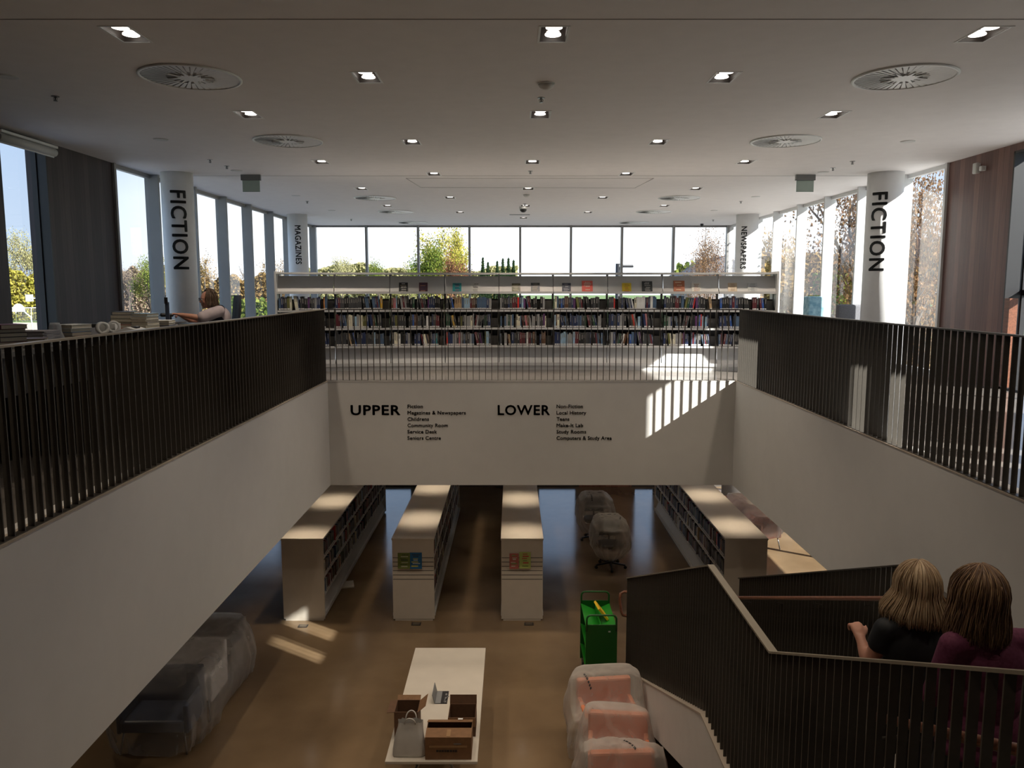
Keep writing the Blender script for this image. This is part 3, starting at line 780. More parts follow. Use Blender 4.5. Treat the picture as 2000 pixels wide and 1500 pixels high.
for cn in CNAMES:
    b = MB(); book_geo(b, None, .030, .225, .155, title=(.42, .5, .58, None)[CNAMES.index(cn) % 4])
    o = b.build('book', [BM[cn], PAGES, STICK, TITLE if cn not in ('white', 'cream', 'tan') else BM['charcoal']], None, recenter=False); book_me[cn] = o.data; bpy.data.objects.remove(o)
ORD = ['first', 'second', 'third', 'fourth', 'fifth', 'sixth', 'seventh', 'eighth', 'ninth', 'tenth', 'eleventh', 'twelfth', 'thirteenth', 'fourteenth', 'fifteenth', 'sixteenth', 'seventeenth', 'eighteenth', 'nineteenth', 'twentieth',
       'twenty-first', 'twenty-second', 'twenty-third', 'twenty-fourth', 'twenty-fifth', 'twenty-sixth', 'twenty-seventh', 'twenty-eighth', 'twenty-ninth', 'thirtieth', 'thirty-first', 'thirty-second', 'thirty-third', 'thirty-fourth', 'thirty-fifth']
bulk = MB(); BULKM = [BM[k] for k in CNAMES]+[PAGES, STICK, TITLE]; IP = len(CNAMES); IS = IP+1
n_ind = [0]
rb = random.Random(11)
def fill_row(M, x0, x1, maxh, yfront, lab=None, leave=.12, pal=None, hmin=.20):
    """books from x0 to x1 in the local frame M; returns end"""
    x = x0+rb.uniform(.0, .01); k = 0; end = x1-leave*rb.uniform(.6, 1.25)
    cn = rb.choices(CNAMES, pal or CW)[0]
    while x < end:
        if rb.random() < .72 or cn in ('red', 'orange', 'mustard', 'royal blue', 'purple', 'teal'): cn = rb.choices(CNAMES, pal or CW)[0]
        w_ = rb.uniform(.018, .045); h = min(maxh, rb.uniform(hmin, maxh)); d = rb.uniform(.14, .165)
        run = 1; lean = 0
        if rb.random() < .09:
            run = rb.randint(2, 5); lean = rb.choice([-1, 1, -1])*rb.uniform(.10, .22)
            if lean < 0: x += h*math.sin(-lean)
        for q in range(run):
            if q: w_ = rb.uniform(.018, .036); h = min(maxh, h*rb.uniform(.96, 1.03)); cn = rb.choices(CNAMES, pal or CW)[0]
            ww = w_/math.cos(lean)
            if x+ww > end+.02: break
            k += 1
            # lean about the lower corner
            T = Matrix.Translation((x+ww/2, yfront+d/2, abs(math.sin(lean))*w_/2)) @ Matrix.Rotation(lean, 4, 'Y')
            if lab:
                o = bpy.data.objects.new('book', book_me[cn]); COL.objects.link(o)
                o.matrix_world = M @ T @ Matrix.Diagonal((w_/.030, d/.155, h/.225, 1))
                tone = cn+('' if cn in ('navy', 'black', 'maroon', 'teal') else ' spined')
                tag(o, '%s%s book, %s from left, %s' % ('leaning ' if lean else '', tone, ORD[min(k-1, 34)], lab), 'book', 'library books on the shelves')
                n_ind[0] += 1
            else:
                book_geo(bulk, M @ T, w_, h, d, CNAMES.index(cn), IP, IS, title=rb.choice((None, .4, .5, .6)), tm=IS+1)
            x += ww+rb.uniform(.0005, .003)
        if lean > 0: x += h*math.sin(lean)
        if rb.random() < .03: x += rb.uniform(.02, .06)
    return x

# ---- the long curved bookcase upstairs: nine bays
ARC_R = 24.9; AX = .25; AY = 14.06-ARC_R+.0
BW = .955
SH = [.43, .745, 1.06]
GRYB = mat('shelf_back_grey', (.30, .295, .285), .6)
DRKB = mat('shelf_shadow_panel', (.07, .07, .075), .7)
SHELFM = mat('shelf_white', (.66, .66, .66), .45)
DISP = mat('display_panel', (.60, .60, .60), .5)
BAYN = ['first', 'second', 'third', 'fourth', 'middle', 'sixth', 'seventh', 'eighth', 'ninth']
def make_bay():
    r = empty('bookcase_bay', (0, 0, 0)); H = BW/2
    # front plane y=0, back y=.62
    b = MB(); b.box(-H, H, -.02, .66, 1.685, 1.712); b.build('top', SHELFM, r, world=False)
    b = MB(); b.box(-H, H, .0, .62, .085, .11); b.box(-H, H, -.012, .0, .075, .13); b.build('base_shelf', SHELFM, r, world=False)
    b = MB(); b.box(-H, H, .012, .60, .0, .085); b.build('plinth', WHITE, r, world=False)
    for z in SH:
        b = MB(); b.box(-H+.005, H-.005, .02, .60, z-.022, z); b.box(-H+.005, H-.005, .012, .02, z-.03, z+.003)
        b.build('shelf', SHELFM, r, world=False)
    b = MB(); b.box(-H+.004, H-.004, .0, .60, 1.345, 1.365); b.box(-H+.004, H-.004, -.008, .0, 1.345, 1.385); b.build('display_shelf', SHELFM, r, world=False)
    b = MB(); b.prism([(.045, 1.366), (.055, 1.366), (.215, 1.655), (.205, 1.655)], 'x', -H+.005, H-.005); b.build('display_panel', DISP, r, world=False)
    b = MB(); b.prism([(.03, .115), (.04, .115), (.17, .40), (.16, .40)], 'x', -H+.005, H-.005); b.build('lower_display_panel', DISP, r, world=False)
    b = MB()
    for z in SH: b.box(-H+.014, H-.014, .225, .235, z+.001, z+.165)
    b.build('book_stop', GRYB, r, world=False)
    b = MB(); b.box(-H+.014, H-.014, .30, .31, .41, 1.25); b.build('back_panel', DRKB, r, world=False)  # dark sheet added to stand for shade inside the open-backed bays
    for s in (-1, 1):
        b = MB(); x = s*(H-.006); b.box(min(s*(H-.012), s*(H+.0075)), max(s*(H-.012), s*(H+.0075)), .29, .33, 0.0, 1.685)
        for z in SH+[1.36, .11]: b.prism([(.03, z), (.28, z), (.28, z+.10), (.12, z+.05)], 'x', x-.003, x+.003)
        b.build('upright', GRYB, r, world=False)
    return r
bay0 = make_bay(); BAYM = []; BAYO = []
for k in range(9):
    th = (k-4)*(BW+.002)/ARC_R
    o = bay0 if k == 0 else dup(bay0)
    o.location = (AX+ARC_R*math.sin(th), AY+ARC_R*math.cos(th), FU); o.rotation_euler = (0, 0, -th)
    BAYM.append(Matrix.Translation(o.location) @ Matrix.Rotation(-th, 4, 'Z'))
    tag(o, 'white double sided metal bookcase bay, %s from the left of the long curved run' % (ORD[k]), 'bookcase', 'bays of the long curved bookcase upstairs')
    BAYO.append(o)
for k, s in ((0, -1), (8, 1)):
    b = MB(); b.box(s*BW/2-.002 if s > 0 else -BW/2-.030, s*BW/2+.030 if s > 0 else -BW/2+.002, -.03, .67, 0, 1.73)
    b.build('end_panel', SHELFM, BAYO[k], world=False)
ROWL = {2: 'top', 1: 'middle', 0: 'lowest'}
for k in range(9):
    for ri in (2, 1, 0):
        ind = ri == 2 or (ri == 1 and k in (2, 3, 4, 5))
        pal = None
        if k == 8: pal = [w_ if c in ('navy', 'royal blue', 'black', 'slate blue', 'maroon', 'purple') else w_*.15 for w_, c in zip(CW, CNAMES)]
        M = BAYM[k] @ Matrix.Translation((0, 0, SH[ri]+.001))
        fill_row(M, -BW/2+.018, BW/2-.018, .25, .022, ('%s row, %s bay, upstairs bookcase' % (ROWL[ri], BAYN[k])) if ind else None, pal=pal)
        if ri < 2: # books on the far side of the case
            pass
# face-out books on the sloping display
def cover(name, cols, wd, h, M, label, cat='book', group=None, seed=0, th=.018):
    """a book lying against a display, front cover towards local -y, base at z=0; bands/blocks of the cover as inset meshes"""
    r = empty(name, (0, 0, 0), label, cat, group); r.matrix_world = M
    b = MB(); b.box(-wd/2+.002, wd/2-.003, .002, th-.002, .003, h-.003, 1); b.box(-wd/2, wd/2, 0, .002, 0, h, 0); b.box(-wd/2, wd/2, th-.002, th, 0, h, 0); b.box(-wd/2, -wd/2+.002, .002, th-.002, 0, h, 0)
    cm = mat('cov_'+'_'.join('%02d' % int(c*99) for c in cols[0]), cols[0], .4)
    b.build('cover', [cm, PAGES], r, world=False)
    q = random.Random(seed+5)
    b = MB(); ms = [mat('cov_'+'_'.join('%02d' % int(c*99) for c in cc), cc, .4) for cc in cols[1:]]
    y = -.0008
    n = len(ms)
    z = h*.9
    while z > h*.12:
        hh = q.uniform(.04, .085)*h; a = q.uniform(.14, .36)*wd; c = q.uniform(.14, .36)*wd
        mi = q.randrange(n)
        if q.random() < .45:
            x = -wd/2+a
            while x < wd/2-c:
                ww = q.uniform(.06, .16)*wd
                b.box(x, min(x+ww, wd/2-c*.8), y, .0, z-hh, z, mi); x += ww*1.3
        else: b.box(-wd/2+a, wd/2-c, y, .0, z-hh, z, mi)
        z -= hh*q.uniform(1.6, 2.8)
    b.build('cover_art', ms, r, world=False)
    return r
K = (.015, .015, .018)
DB = [(787, .155, .20, [K, (.6, .6, .55), (.35, .3, .2)], 'black book with pale scattered marks'), (826, .15, .20, [(.10, .04, .06), (.55, .30, .22), (.06, .05, .12)], 'dark plum book with a pink glow'),
      (892, .155, .19, [(.03, .33, .36), (.02, .05, .15), (.75, .08, .15)], 'teal book with a hot pink foot'), (928, .15, .195, [(.62, .62, .60), K, (.3, .3, .3)], 'white book with thin dark strokes'),
      (1008, .15, .185, [(.10, .095, .045), (.3, .28, .18)], 'olive dark book'), (1046, .155, .195, [(.035, .045, .055), (.22, .2, .15)], 'black book with a faint gold motif'),
      (1107, .155, .19, [(.03, .04, .07), (.25, .26, .3)], 'small navy book with grey title'), (1148, .19, .235, [(.72, .13, .10), (.62, .58, .5), (.75, .13, .10)], 'large red book with white block title'),
      (1225, .16, .19, [(.75, .55, .03), (.5, .3, .02), (.55, .05, .03)], 'bright yellow book'), (1265, .18, .225, [(.03, .035, .04), (.42, .42, .4)], 'tall black book with white patterned title'),
      (1327, .19, .235, [(.42, .13, .06), (.7, .55, .38), (.25, .07, .03)], 'rust brown book with cream title'), (1360, .155, .19, [(.66, .64, .60), (.30, .12, .05)], 'white book with a small brown figure'),
      (1430, .15, .19, [(.55, .43, .30), (.3, .2, .12)], 'tan book with a thin moustache mark'), (1468, .155, .19, [(.50, .51, .52), (.25, .27, .3)], 'pale grey book partly in sunlight')]
tilt = math.atan2(.16, .289)
for i, (px, wd, h, cols, nm) in enumerate(DB):
    p = atY(px, 565, 14.0); k = min(8, max(0, int(round((p.x-AX)/BW))+4))
    xl = (BAYM[k].inverted() @ Vector((p.x*1.0, 14.06, FU))).x
    xl = max(-BW/2+.1, min(BW/2-.1, xl))
    M = BAYM[k] @ Matrix.Translation((xl, .026, 1.3665)) @ Matrix.Rotation(-tilt, 4, 'X')
    cover('display_book', cols, wd, h, M, '%s shown face out on the display shelf' % nm, 'book', 'face-out books on the display shelf', seed=i)

# ---- lower bookcases
def low_case(x0, x1, label, sides, slat, ya=12.52, yb=18.9):
    H = 1.40; xm = (x0+x1)/2
    r = empty('low_bookcase', (xm, (ya+yb)/2, 0), label, 'bookcase')
    b = MB(); b.box(x0-.008, x1+.008, ya-.012, yb, H-.03, H); b.build('top', LAM, r, bevel=.003)
    for yy in (ya, yb-.03):
        b = MB(); b.box(x0, x1, yy, yy+.03, .03, H-.031); b.box(x0+.03, x1-.03, yy+.005, yy+.025, 0, .03)
        pn = b.build('end_panel', LAM, r)
        if slat and yy == ya:
            b = MB()
            for i in range(6): z = 1.075-.073*i; b.box(x0+.006, x1-.006, ya-.0012, ya, z-.006, z+.006)
            b.build('slat_groove', mat('groove_dark', (.12, .11, .10), .7), pn)
    b = MB(); b.box(x0+.03, x1-.03, ya+.031, yb-.031, 0, .09); b.build('plinth', WHITE, r)
    b = MB(); b.box(x0, x1, ya+.031, yb-.031, .09, .112); b.box(x1-.004, x1+.008, ya+.031, yb-.031, .075, .13); b.box(x0-.008, x0+.004, ya+.031, yb-.031, .075, .13); b.build('base_shelf', SHELFM, r)
    for z in SH:
        b = MB(); b.box(x0+.012, x1-.012, ya+.031, yb-.031, z-.02, z); b.box(x0+.004, x0+.012, ya+.031, yb-.031, z-.026, z+.003); b.box(x1-.012, x1-.004, ya+.031, yb-.031, z-.026, z+.003); b.build('shelf', SHELFM, r)
    b = MB(); b.box(xm-.006, xm+.006, ya+.031, yb-.031, .112, H-.031)
    b.build('back_panel', GRYB, r)
    nb = 7; L = (yb-ya-.06)/nb
    for i in range(1, nb):
        y = ya+.03+L*i; b = MB(); b.box(xm-.03, xm+.03, y-.008, y+.008, .112, H-.031)
        for z in SH+[.113]:
            for s in (-1, 1): b.prism([(xm+s*.31, z), (xm, z), (xm, z+.16), (xm+s*.25, z+.09)], 'y', y-.002, y+.002)
        b.build('upright', SHELFM, r)
    for s in sides:
        for i in range(nb):
            yy0, yy1 = ya+.03+L*i+.012, ya+.03+L*(i+1)-.012
            for z in SH:
                if s > 0: M = Matrix.Translation((x1, yy0, z+.001)) @ Matrix.Rotation(PI/2, 4, 'Z')
                else: M = Matrix.Translation((x0, yy1, z+.001)) @ Matrix.Rotation(-PI/2, 4, 'Z')
                # local x runs along the shelf, local -y faces the aisle
                yf = .012
                fill_row(M, .0, L-.024, .262, yf, None, leave=.10, pal=[w_*(2.2 if c in ('maroon', 'brown', 'cream', 'tan', 'red', 'charcoal') else 1) for w_, c in zip(CW, CNAMES)])
        b = MB()
        if s > 0: b.prism([(x1-.03, .113), (x1-.04, .113), (x1-.17, .40), (x1-.16, .40)], 'y', ya+.032, yb-.032)
        else: b.prism([(x0+.03, .113), (x0+.04, .113), (x0+.17, .40), (x0+.16, .40)], 'y', ya+.032, yb-.032)
        b.build('lower_display_panel', DISP, r)
    return r
low_case(-3.76, -3.08, 'leftmost low white bookcase downstairs with a plain end panel', (1, -1), False)
low_case(-1.955, -1.275, 'second low white bookcase downstairs, green and blue magazines on its end', (1, -1), True)
low_case(-.175, .505, 'third low white bookcase downstairs, two green covers on its end', (1, -1), True)
low_case(3.475, 4.165, 'rightmost low white bookcase downstairs behind the stair railing', (-1, 1), False)
o = bulk.build('books', BULKM, None, normals=False)
tag(o, 'rest of the tightly packed library books filling the shelves on both floors', 'books', 'library books on the shelves', 'stuff')

def flat_mag(px, wd, h, z, cols, label, seed):
    Y = 12.52-.02; p = atY(px, 1098, Y)
    M = Matrix.Translation((p.x, Y-.012, z)) @ Matrix.Rotation(-.08, 4, 'X')
    return cover('magazine', cols, wd, h, M, label, 'magazine', 'magazines on the slatted end panels', seed, th=.006)
flat_mag(789, .20, .26, .90, [(.16, .20, .05), (.05, .07, .04), (.5, .5, .4)], 'green magazine on the slatted end panel of the second bookcase', 3)
flat_mag(812, .20, .27, .895, [(.02, .13, .30), (.55, .5, .1), (.5, .55, .6), (.03, .04, .06)], 'blue magazine on the slatted end panel of the second bookcase', 4)
flat_mag(1004, .15, .25, .90, [(.45, .13, .10), (.62, .6, .5), (.2, .35, .12)], 'red and white magazine on the end panel of the third bookcase', 6)
flat_mag(1025.5, .185, .27, .905, [(.42, .50, .14), (.5, .08, .06), (.14, .2, .05)], 'lime green magazine on the end panel of the third bookcase', 8)
# floor outlets by the bookcase ends
for (px, py, wh) in ((592, 1223, 'leftmost'), (813, 1219, 'second'), (1033, 1219, 'third')):
    p = atZ(px, py, 0); b = MB()
    b.box(p.x-.075, p.x+.075, p.y-.055, p.y+.055, 0.0005, .006, 0); b.box(p.x-.055, p.x+.055, p.y-.038, p.y+.038, .006, .008, 1)
    o = b.build('floor_outlet', [BLACKF, mat('outlet_lid', (.11, .085, .06), .3)]); tag(o, 'small square floor outlet in front of the %s low bookcase' % wh, 'floor outlet', 'floor outlets')
p = atZ(678, 1143, 0); b = MB(); M = Matrix.Translation((p.x, p.y, 0)) @ Matrix.Rotation(.25, 4, 'Z')
b.box(-.12, .12, -.16, .16, .0005, .02, 1, M); b.box(-.122, .122, -.162, .162, .02, .023, 0, M); o = b.build('book', [mat('cover_pale', (.6, .57, .5), .5), PAGES]); tag(o, 'thin pale book lying on the floor beside the leftmost low bookcase', 'book')
print('individual books', n_ind[0])
# ================================================================ FURNITURE AND THINGS DOWNSTAIRS
GREEN = mat('cart_green', (.005, .085, .010), .35, spec=.5)  # darker copy of the cart colour, shade on the ends put into it
STEEL = mat('steel', (.42, .42, .42), .3, metal=.9)
RUB = mat('rubber', (.02, .02, .02), .6)
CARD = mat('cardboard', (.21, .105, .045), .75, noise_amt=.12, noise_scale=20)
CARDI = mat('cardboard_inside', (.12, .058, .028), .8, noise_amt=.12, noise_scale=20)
TAPE = mat('parcel_tape', (.33, .19, .09), .3)
def arc(cx, cz, r, a0, a1, n):
    return [(cx+r*math.cos(a0+(a1-a0)*i/n), cz+r*math.sin(a0+(a1-a0)*i/n)) for i in range(n+1)]
# ---- green book truck
r = empty('book_cart', (1.19, 10.5, 0), 'bright green metal book cart with rounded handles beside the stair foot', 'book cart')
cx0, cx1, cy0, cy1 = .985, 1.405, 10.12, 10.95
for y in (cy0, cy1):
    b = MB(); b.box(cx0, cx1, y-.008, y+.008, .12, .99); b.build('end_panel', GREEN, r, bevel=.003)
    pts = [(cx0+.012, .9)]+arc(cx0+.072, 1.06, .06, PI, PI/2, 8)+arc(cx1-.072, 1.06, .06, PI/2, 0, 8)+[(cx1-.012, .9)]
    b = MB(); b.tube([(x, y, z) for x, z in pts], .013, 8); b.build('handle', GREEN, r)
xm = (cx0+cx1)/2
for z in (.86, .56, .26):
    b = MB(); b.prism([(cx0+.005, z+.09), (cx0+.005, z+.075), (xm, z-.02), (cx1-.005, z+.075), (cx1-.005, z+.09), (xm, z-.005)], 'y', cy0+.009, cy1-.009)
    b.build('shelf', mat('cart_green_shelf', (.018, .26, .022), .35), r)  # brighter copy of the cart colour, light from above put into it
b = MB(); b.box(xm-.004, xm+.004, cy0+.009, cy1-.009, .86, .95); b.build('divider', MATS['cart_green_shelf'], r)
for x in (cx0+.04, cx1-.04):
    for y in (cy0+.03, cy1-.03):
        b = MB(); b.box(x-.02, x+.02, y-.025, y+.025, .075, .119); b.build('caster_fork', STEEL, r)
        b = MB(); b.cyl((x-.013, y, .046), (x+.013, y, .046), .045, seg=20); b.build('caster_wheel', RUB, r)
b = MB(); b.box(cx0+.30, cx0+.33, cy0-.010, cy0-.008, .885, .905); b.build('badge', mat('badge_grey', (.4, .45, .42), .4), r)
b = MB(); M = Matrix.Translation((xm+.105, 10.55, .925)) @ Matrix.Rotation(.12, 4, 'Z') @ Matrix.Rotation(math.radians(-38), 4, 'Y')
b.box(-.016, .016, -.14, .14, .0, .21, 0, M); o = b.build('yellow_folder', mat('folder_yellow', (.80, .50, .02), .5), bevel=.003); tag(o, 'bright yellow folder standing on the top shelf of the green cart', 'folder')

# ---- white table
tx0, tx1, ty0, ty1 = -1.272, -.346, 7.43, 9.96
r = empty('work_table', (-.81, 8.7, 0), 'long white work table holding cardboard boxes and a white bag', 'table')
b = MB(); b.box(tx0, tx1, ty0, ty1, .712, .742); b.build('table_top', LAM, r, bevel=.003)
for y in (7.75, 9.65):
    for s in (-1, 1):
        b = MB(); b.tube([(-.81+s*.10, y, .70), (-.81+s*.36, y-.02, .02)], .018, 8); b.build('leg', STEEL, r)
    b = MB(); b.box(-.81-.2, -.81+.2, y-.025, y+.025, .685, .712); b.build('cross_rail', STEEL, r)
b = MB(); b.box(-.83, -.79, 7.75, 9.65, .66, .70); b.build('beam', STEEL, r)
ha = atZ(849, 1375, .742); hb = atZ(877, 1350, .742)
b = MB(); b.box(ha.x, hb.x, ha.y, hb.y, .7422, .744, 0); b.box(ha.x, ha.x+.065, ha.y+.01, hb.y-.01, .744, .746, 1)
for i in range(3): b.box(hb.x-.035, hb.x-.015, ha.y+.03+i*.08, ha.y+.07+i*.08, .744, .7465, 1)
b.build('power_hatch', [BLACKF, GREYP], r)
b = MB(); M = Matrix.Translation((ha.x, (ha.y+hb.y)/2, .744)) @ Matrix.Rotation(math.radians(-14), 4, 'Y')
b.box(-.003, .003, -(hb.y-ha.y)/2, (hb.y-ha.y)/2, 0, .11, 0, M); b.build('hatch_lid', GREYP, r)
b = MB(); b.tube([(ha.x+.10, ha.y+.03, .748), (ha.x+.12, ha.y+.1, .765), (ha.x+.15, ha.y+.16, .75)], .005, 6); b.build('cable', GREYP, r)
TZ = .7425
def flap(b, p0, p1, out, up, mi=0, t=.004):
    """thin flap hinged on p0-p1, leaning by vector out*+z*up"""
    p0 = Vector(p0); p1 = Vector(p1); o = Vector(out)+Vector((0, 0, up)); nrm = (p1-p0).cross(o).normalized()*t
    vs = [p0, p1, p1+o, p0+o]
    A = [b.bm.verts.new(v) for v in vs]; B = [b.bm.verts.new(v+nrm) for v in vs]
    for f in ([A[0], A[1], A[2], A[3]], [B[3], B[2], B[1], B[0]]): b.bm.faces.new(f).material_index = mi
    for i in range(4): b.bm.faces.new([A[i], B[i], B[(i+1) % 4], A[(i+1) % 4]]).material_index = mi
def open_box(b, x0, x1, y0, y1, z0, z1, t=.006):
    b.box(x0, x1, y0, y1, z0, z0+t, 0)
    for (a, c, d, e) in ((x0, x0+t, y0, y1), (x1-t, x1, y0, y1), (x0+t, x1-t, y0, y0+t), (x0+t, x1-t, y1-t, y1)): b.box(a, c, d, e, z0+t, z1, 0)
# front carton
r = empty('cardboard_box', (-.64, 7.62, TZ), 'large taped brown carton at the near end of the white table', 'box', 'cardboard boxes on the table')
b = MB(); open_box(b, -.872, -.408, 7.46, 7.79, TZ, TZ+.235); b.build('carton', CARD, r)
b = MB(); flap(b, (-.872, 7.46, TZ+.235), (-.408, 7.46, TZ+.235), (0, .165, 0), .006); b.build('flap', CARD, r)
b = MB(); flap(b, (-.408, 7.79, TZ+.235), (-.872, 7.79, TZ+.235), (0, -.105, 0), .035); b.build('flap', CARD, r)
b = MB(); b.box(-.66, -.62, 7.47, 7.60, TZ+.2425, TZ+.244); b.box(-.83, -.45, 7.457, 7.4595, TZ+.13, TZ+.15); b.build('tape', TAPE, r)
b = MB(); b.box(-.56, -.51, 7.75, 7.775, TZ+.262, TZ+.264); b.build('sticker', WHITE, r)
b = MB(); b.box(-.585, -.51, 7.4575, 7.4595, TZ+.165, TZ+.175); b.build('pale_print', GREYP, r)
b = MB()
x = -.76
for w_ in (.03, .022, .03, .02, .035, .028, .02, .03): b.box(x, x+w_*.8, 7.457, 7.4595, TZ+.085, TZ+.105); x += w_
b.build('dark_print', BLK, r)
# box behind it
r = empty('cardboard_box', (-.53, 8.02, TZ), 'open dark brown carton behind the large taped one', 'box', 'cardboard boxes on the table')
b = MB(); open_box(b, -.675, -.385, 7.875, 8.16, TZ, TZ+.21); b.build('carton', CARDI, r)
b = MB(); flap(b, (-.675, 7.875, TZ+.21), (-.385, 7.875, TZ+.21), (0, -.02, 0), -.09); b.build('flap', CARD, r)
b = MB(); flap(b, (-.385, 8.16, TZ+.21), (-.675, 8.16, TZ+.21), (0, .03, 0), .09); b.build('flap', CARDI, r)
# tall box on the left
r = empty('cardboard_box', (-1.1, 8.0, TZ), 'tall open carton with splayed flaps behind the white bag', 'box', 'cardboard boxes on the table')
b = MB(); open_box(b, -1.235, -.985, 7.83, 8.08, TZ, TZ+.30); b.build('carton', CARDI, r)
b = MB(); flap(b, (-.985, 7.83, TZ+.30), (-.985, 8.08, TZ+.30), (.08, 0, 0), .07); b.build('flap', CARD, r)
b = MB(); flap(b, (-1.235, 8.08, TZ+.30), (-1.235, 7.83, TZ+.30), (-.075, 0, 0), -.01); b.build('flap', CARDI, r)
b = MB(); flap(b, (-.985, 8.08, TZ+.30), (-1.235, 8.08, TZ+.30), (0, .05, 0), .03); b.build('flap', CARD, r)
# white plastic bag
BAG = mat('bag_white', (.60, .57, .53), .35, noise_amt=.06, noise_scale=9)
r = empty('carrier_bag', (-1.04, 7.6, TZ), 'crumpled white carrier bag with loop handles on the near left table corner', 'bag')
b = MB(); rings = []; n = 40
for k, (z, a, c, dx) in enumerate(((0, .160, .085, 0), (.02, .170, .095, 0), (.08, .165, .09, .0), (.16, .150, .08, .004), (.24, .132, .065, .008), (.31, .120, .05, .012), (.345, .118, .045, .014))):
    rg = []
    for i in range(n):
        t = 2*PI*i/n; ct, s_ = math.cos(t), math.sin(t)
        x = abs(ct)**.45*math.copysign(1, ct)*a; y = abs(s_)**.45*math.copysign(1, s_)*c
        k_ = 1+.09*noise.noise(Vector((ct*2.2, s_*2.2, z*9+3)))*(1+z*2)
        rg.append(Vector((-1.045+dx+x*k_, 7.585+y*k_, TZ+z+.012*noise.noise(Vector((ct*3, s_*3, 9)))*(z > .3))))
    rings.append(rg)
b.loft(rings, cap=False); fb = b.bm.faces.new([v for v in list(b.bm.verts)[:n]][::-1])
b.build('bag_body', BAG, r)
for (y, dy) in ((7.54, -.01), (7.63, .012)):
    b = MB(); pts = [(-1.03+.055*math.cos(a), y+dy*math.sin(a)*3, TZ+.335+.075*math.sin(a)) for a in [PI*i/12 for i in range(13)]]
    b.tube(pts, .006, 6); b.build('handle', BAG, r)
b = MB(); b.sphere((-1.055, 7.575, TZ+.25), .06, sc=(1, .6, .8)); b.build('crumpled_paper', GREYP, r)

from mathutils.bvhtree import BVHTree
# ---- plastic sheeting
def film(name, c1=(.62, .60, .57), fac=.5):
    m = bpy.data.materials.new(name); m.use_nodes = True; t = m.node_tree; t.nodes.clear()
    o = t.nodes.new('ShaderNodeOutputMaterial'); mx_ = t.nodes.new('ShaderNodeMixShader'); tr = t.nodes.new('ShaderNodeBsdfTransparent')
    p = t.nodes.new('ShaderNodeBsdfPrincipled'); p.inputs['Base Color'].default_value = (*c1, 1); p.inputs['Roughness'].default_value = .35
    tl = t.nodes.new('ShaderNodeBsdfTranslucent'); tl.inputs[0].default_value = (*c1, 1); m2 = t.nodes.new('ShaderNodeMixShader'); m2.inputs[0].default_value = .35
    lw = t.nodes.new('ShaderNodeLayerWeight'); lw.inputs[0].default_value = .35
    tcn = t.nodes.new('ShaderNodeTexCoord'); n_ = t.nodes.new('ShaderNodeTexNoise'); n_.inputs['Scale'].default_value = 2.2; n_.inputs['Detail'].default_value = 2.5; n_.inputs['Distortion'].default_value = 1.5
    t.links.new(tcn.outputs['Object'], n_.inputs['Vector'])
    mr = t.nodes.new('ShaderNodeMapRange'); mr.inputs[1].default_value = .35; mr.inputs[2].default_value = .7; mr.inputs[3].default_value = fac-.07; mr.inputs[4].default_value = fac+.07
    t.links.new(n_.outputs[0], mr.inputs[0])
    ad = t.nodes.new('ShaderNodeMath'); ad.operation = 'MULTIPLY_ADD'; ad.inputs[1].default_value = .55; ad.use_clamp = True
    t.links.new(lw.outputs['Facing'], ad.inputs[0]); t.links.new(mr.outputs[0], ad.inputs[2])
    bp = t.nodes.new('ShaderNodeBump'); bp.inputs['Strength'].default_value = .5; bp.inputs['Distance'].default_value = .05
    t.links.new(n_.outputs[0], bp.inputs['Height']); t.links.new(bp.outputs[0], p.inputs['Normal'])
    t.links.new(ad.outputs[0], mx_.inputs[0]); t.links.new(tr.outputs[0], mx_.inputs[1])
    t.links.new(p.outputs[0], m2.inputs[1]); t.links.new(tl.outputs[0], m2.inputs[2]); t.links.new(m2.outputs[0], mx_.inputs[2]); t.links.new(mx_.outputs[0], o.inputs[0])
    return m
FILM = film('plastic_film', (.66, .62, .57), .34)
FILMG = film('plastic_film_dim', (.62, .61, .61), .17)
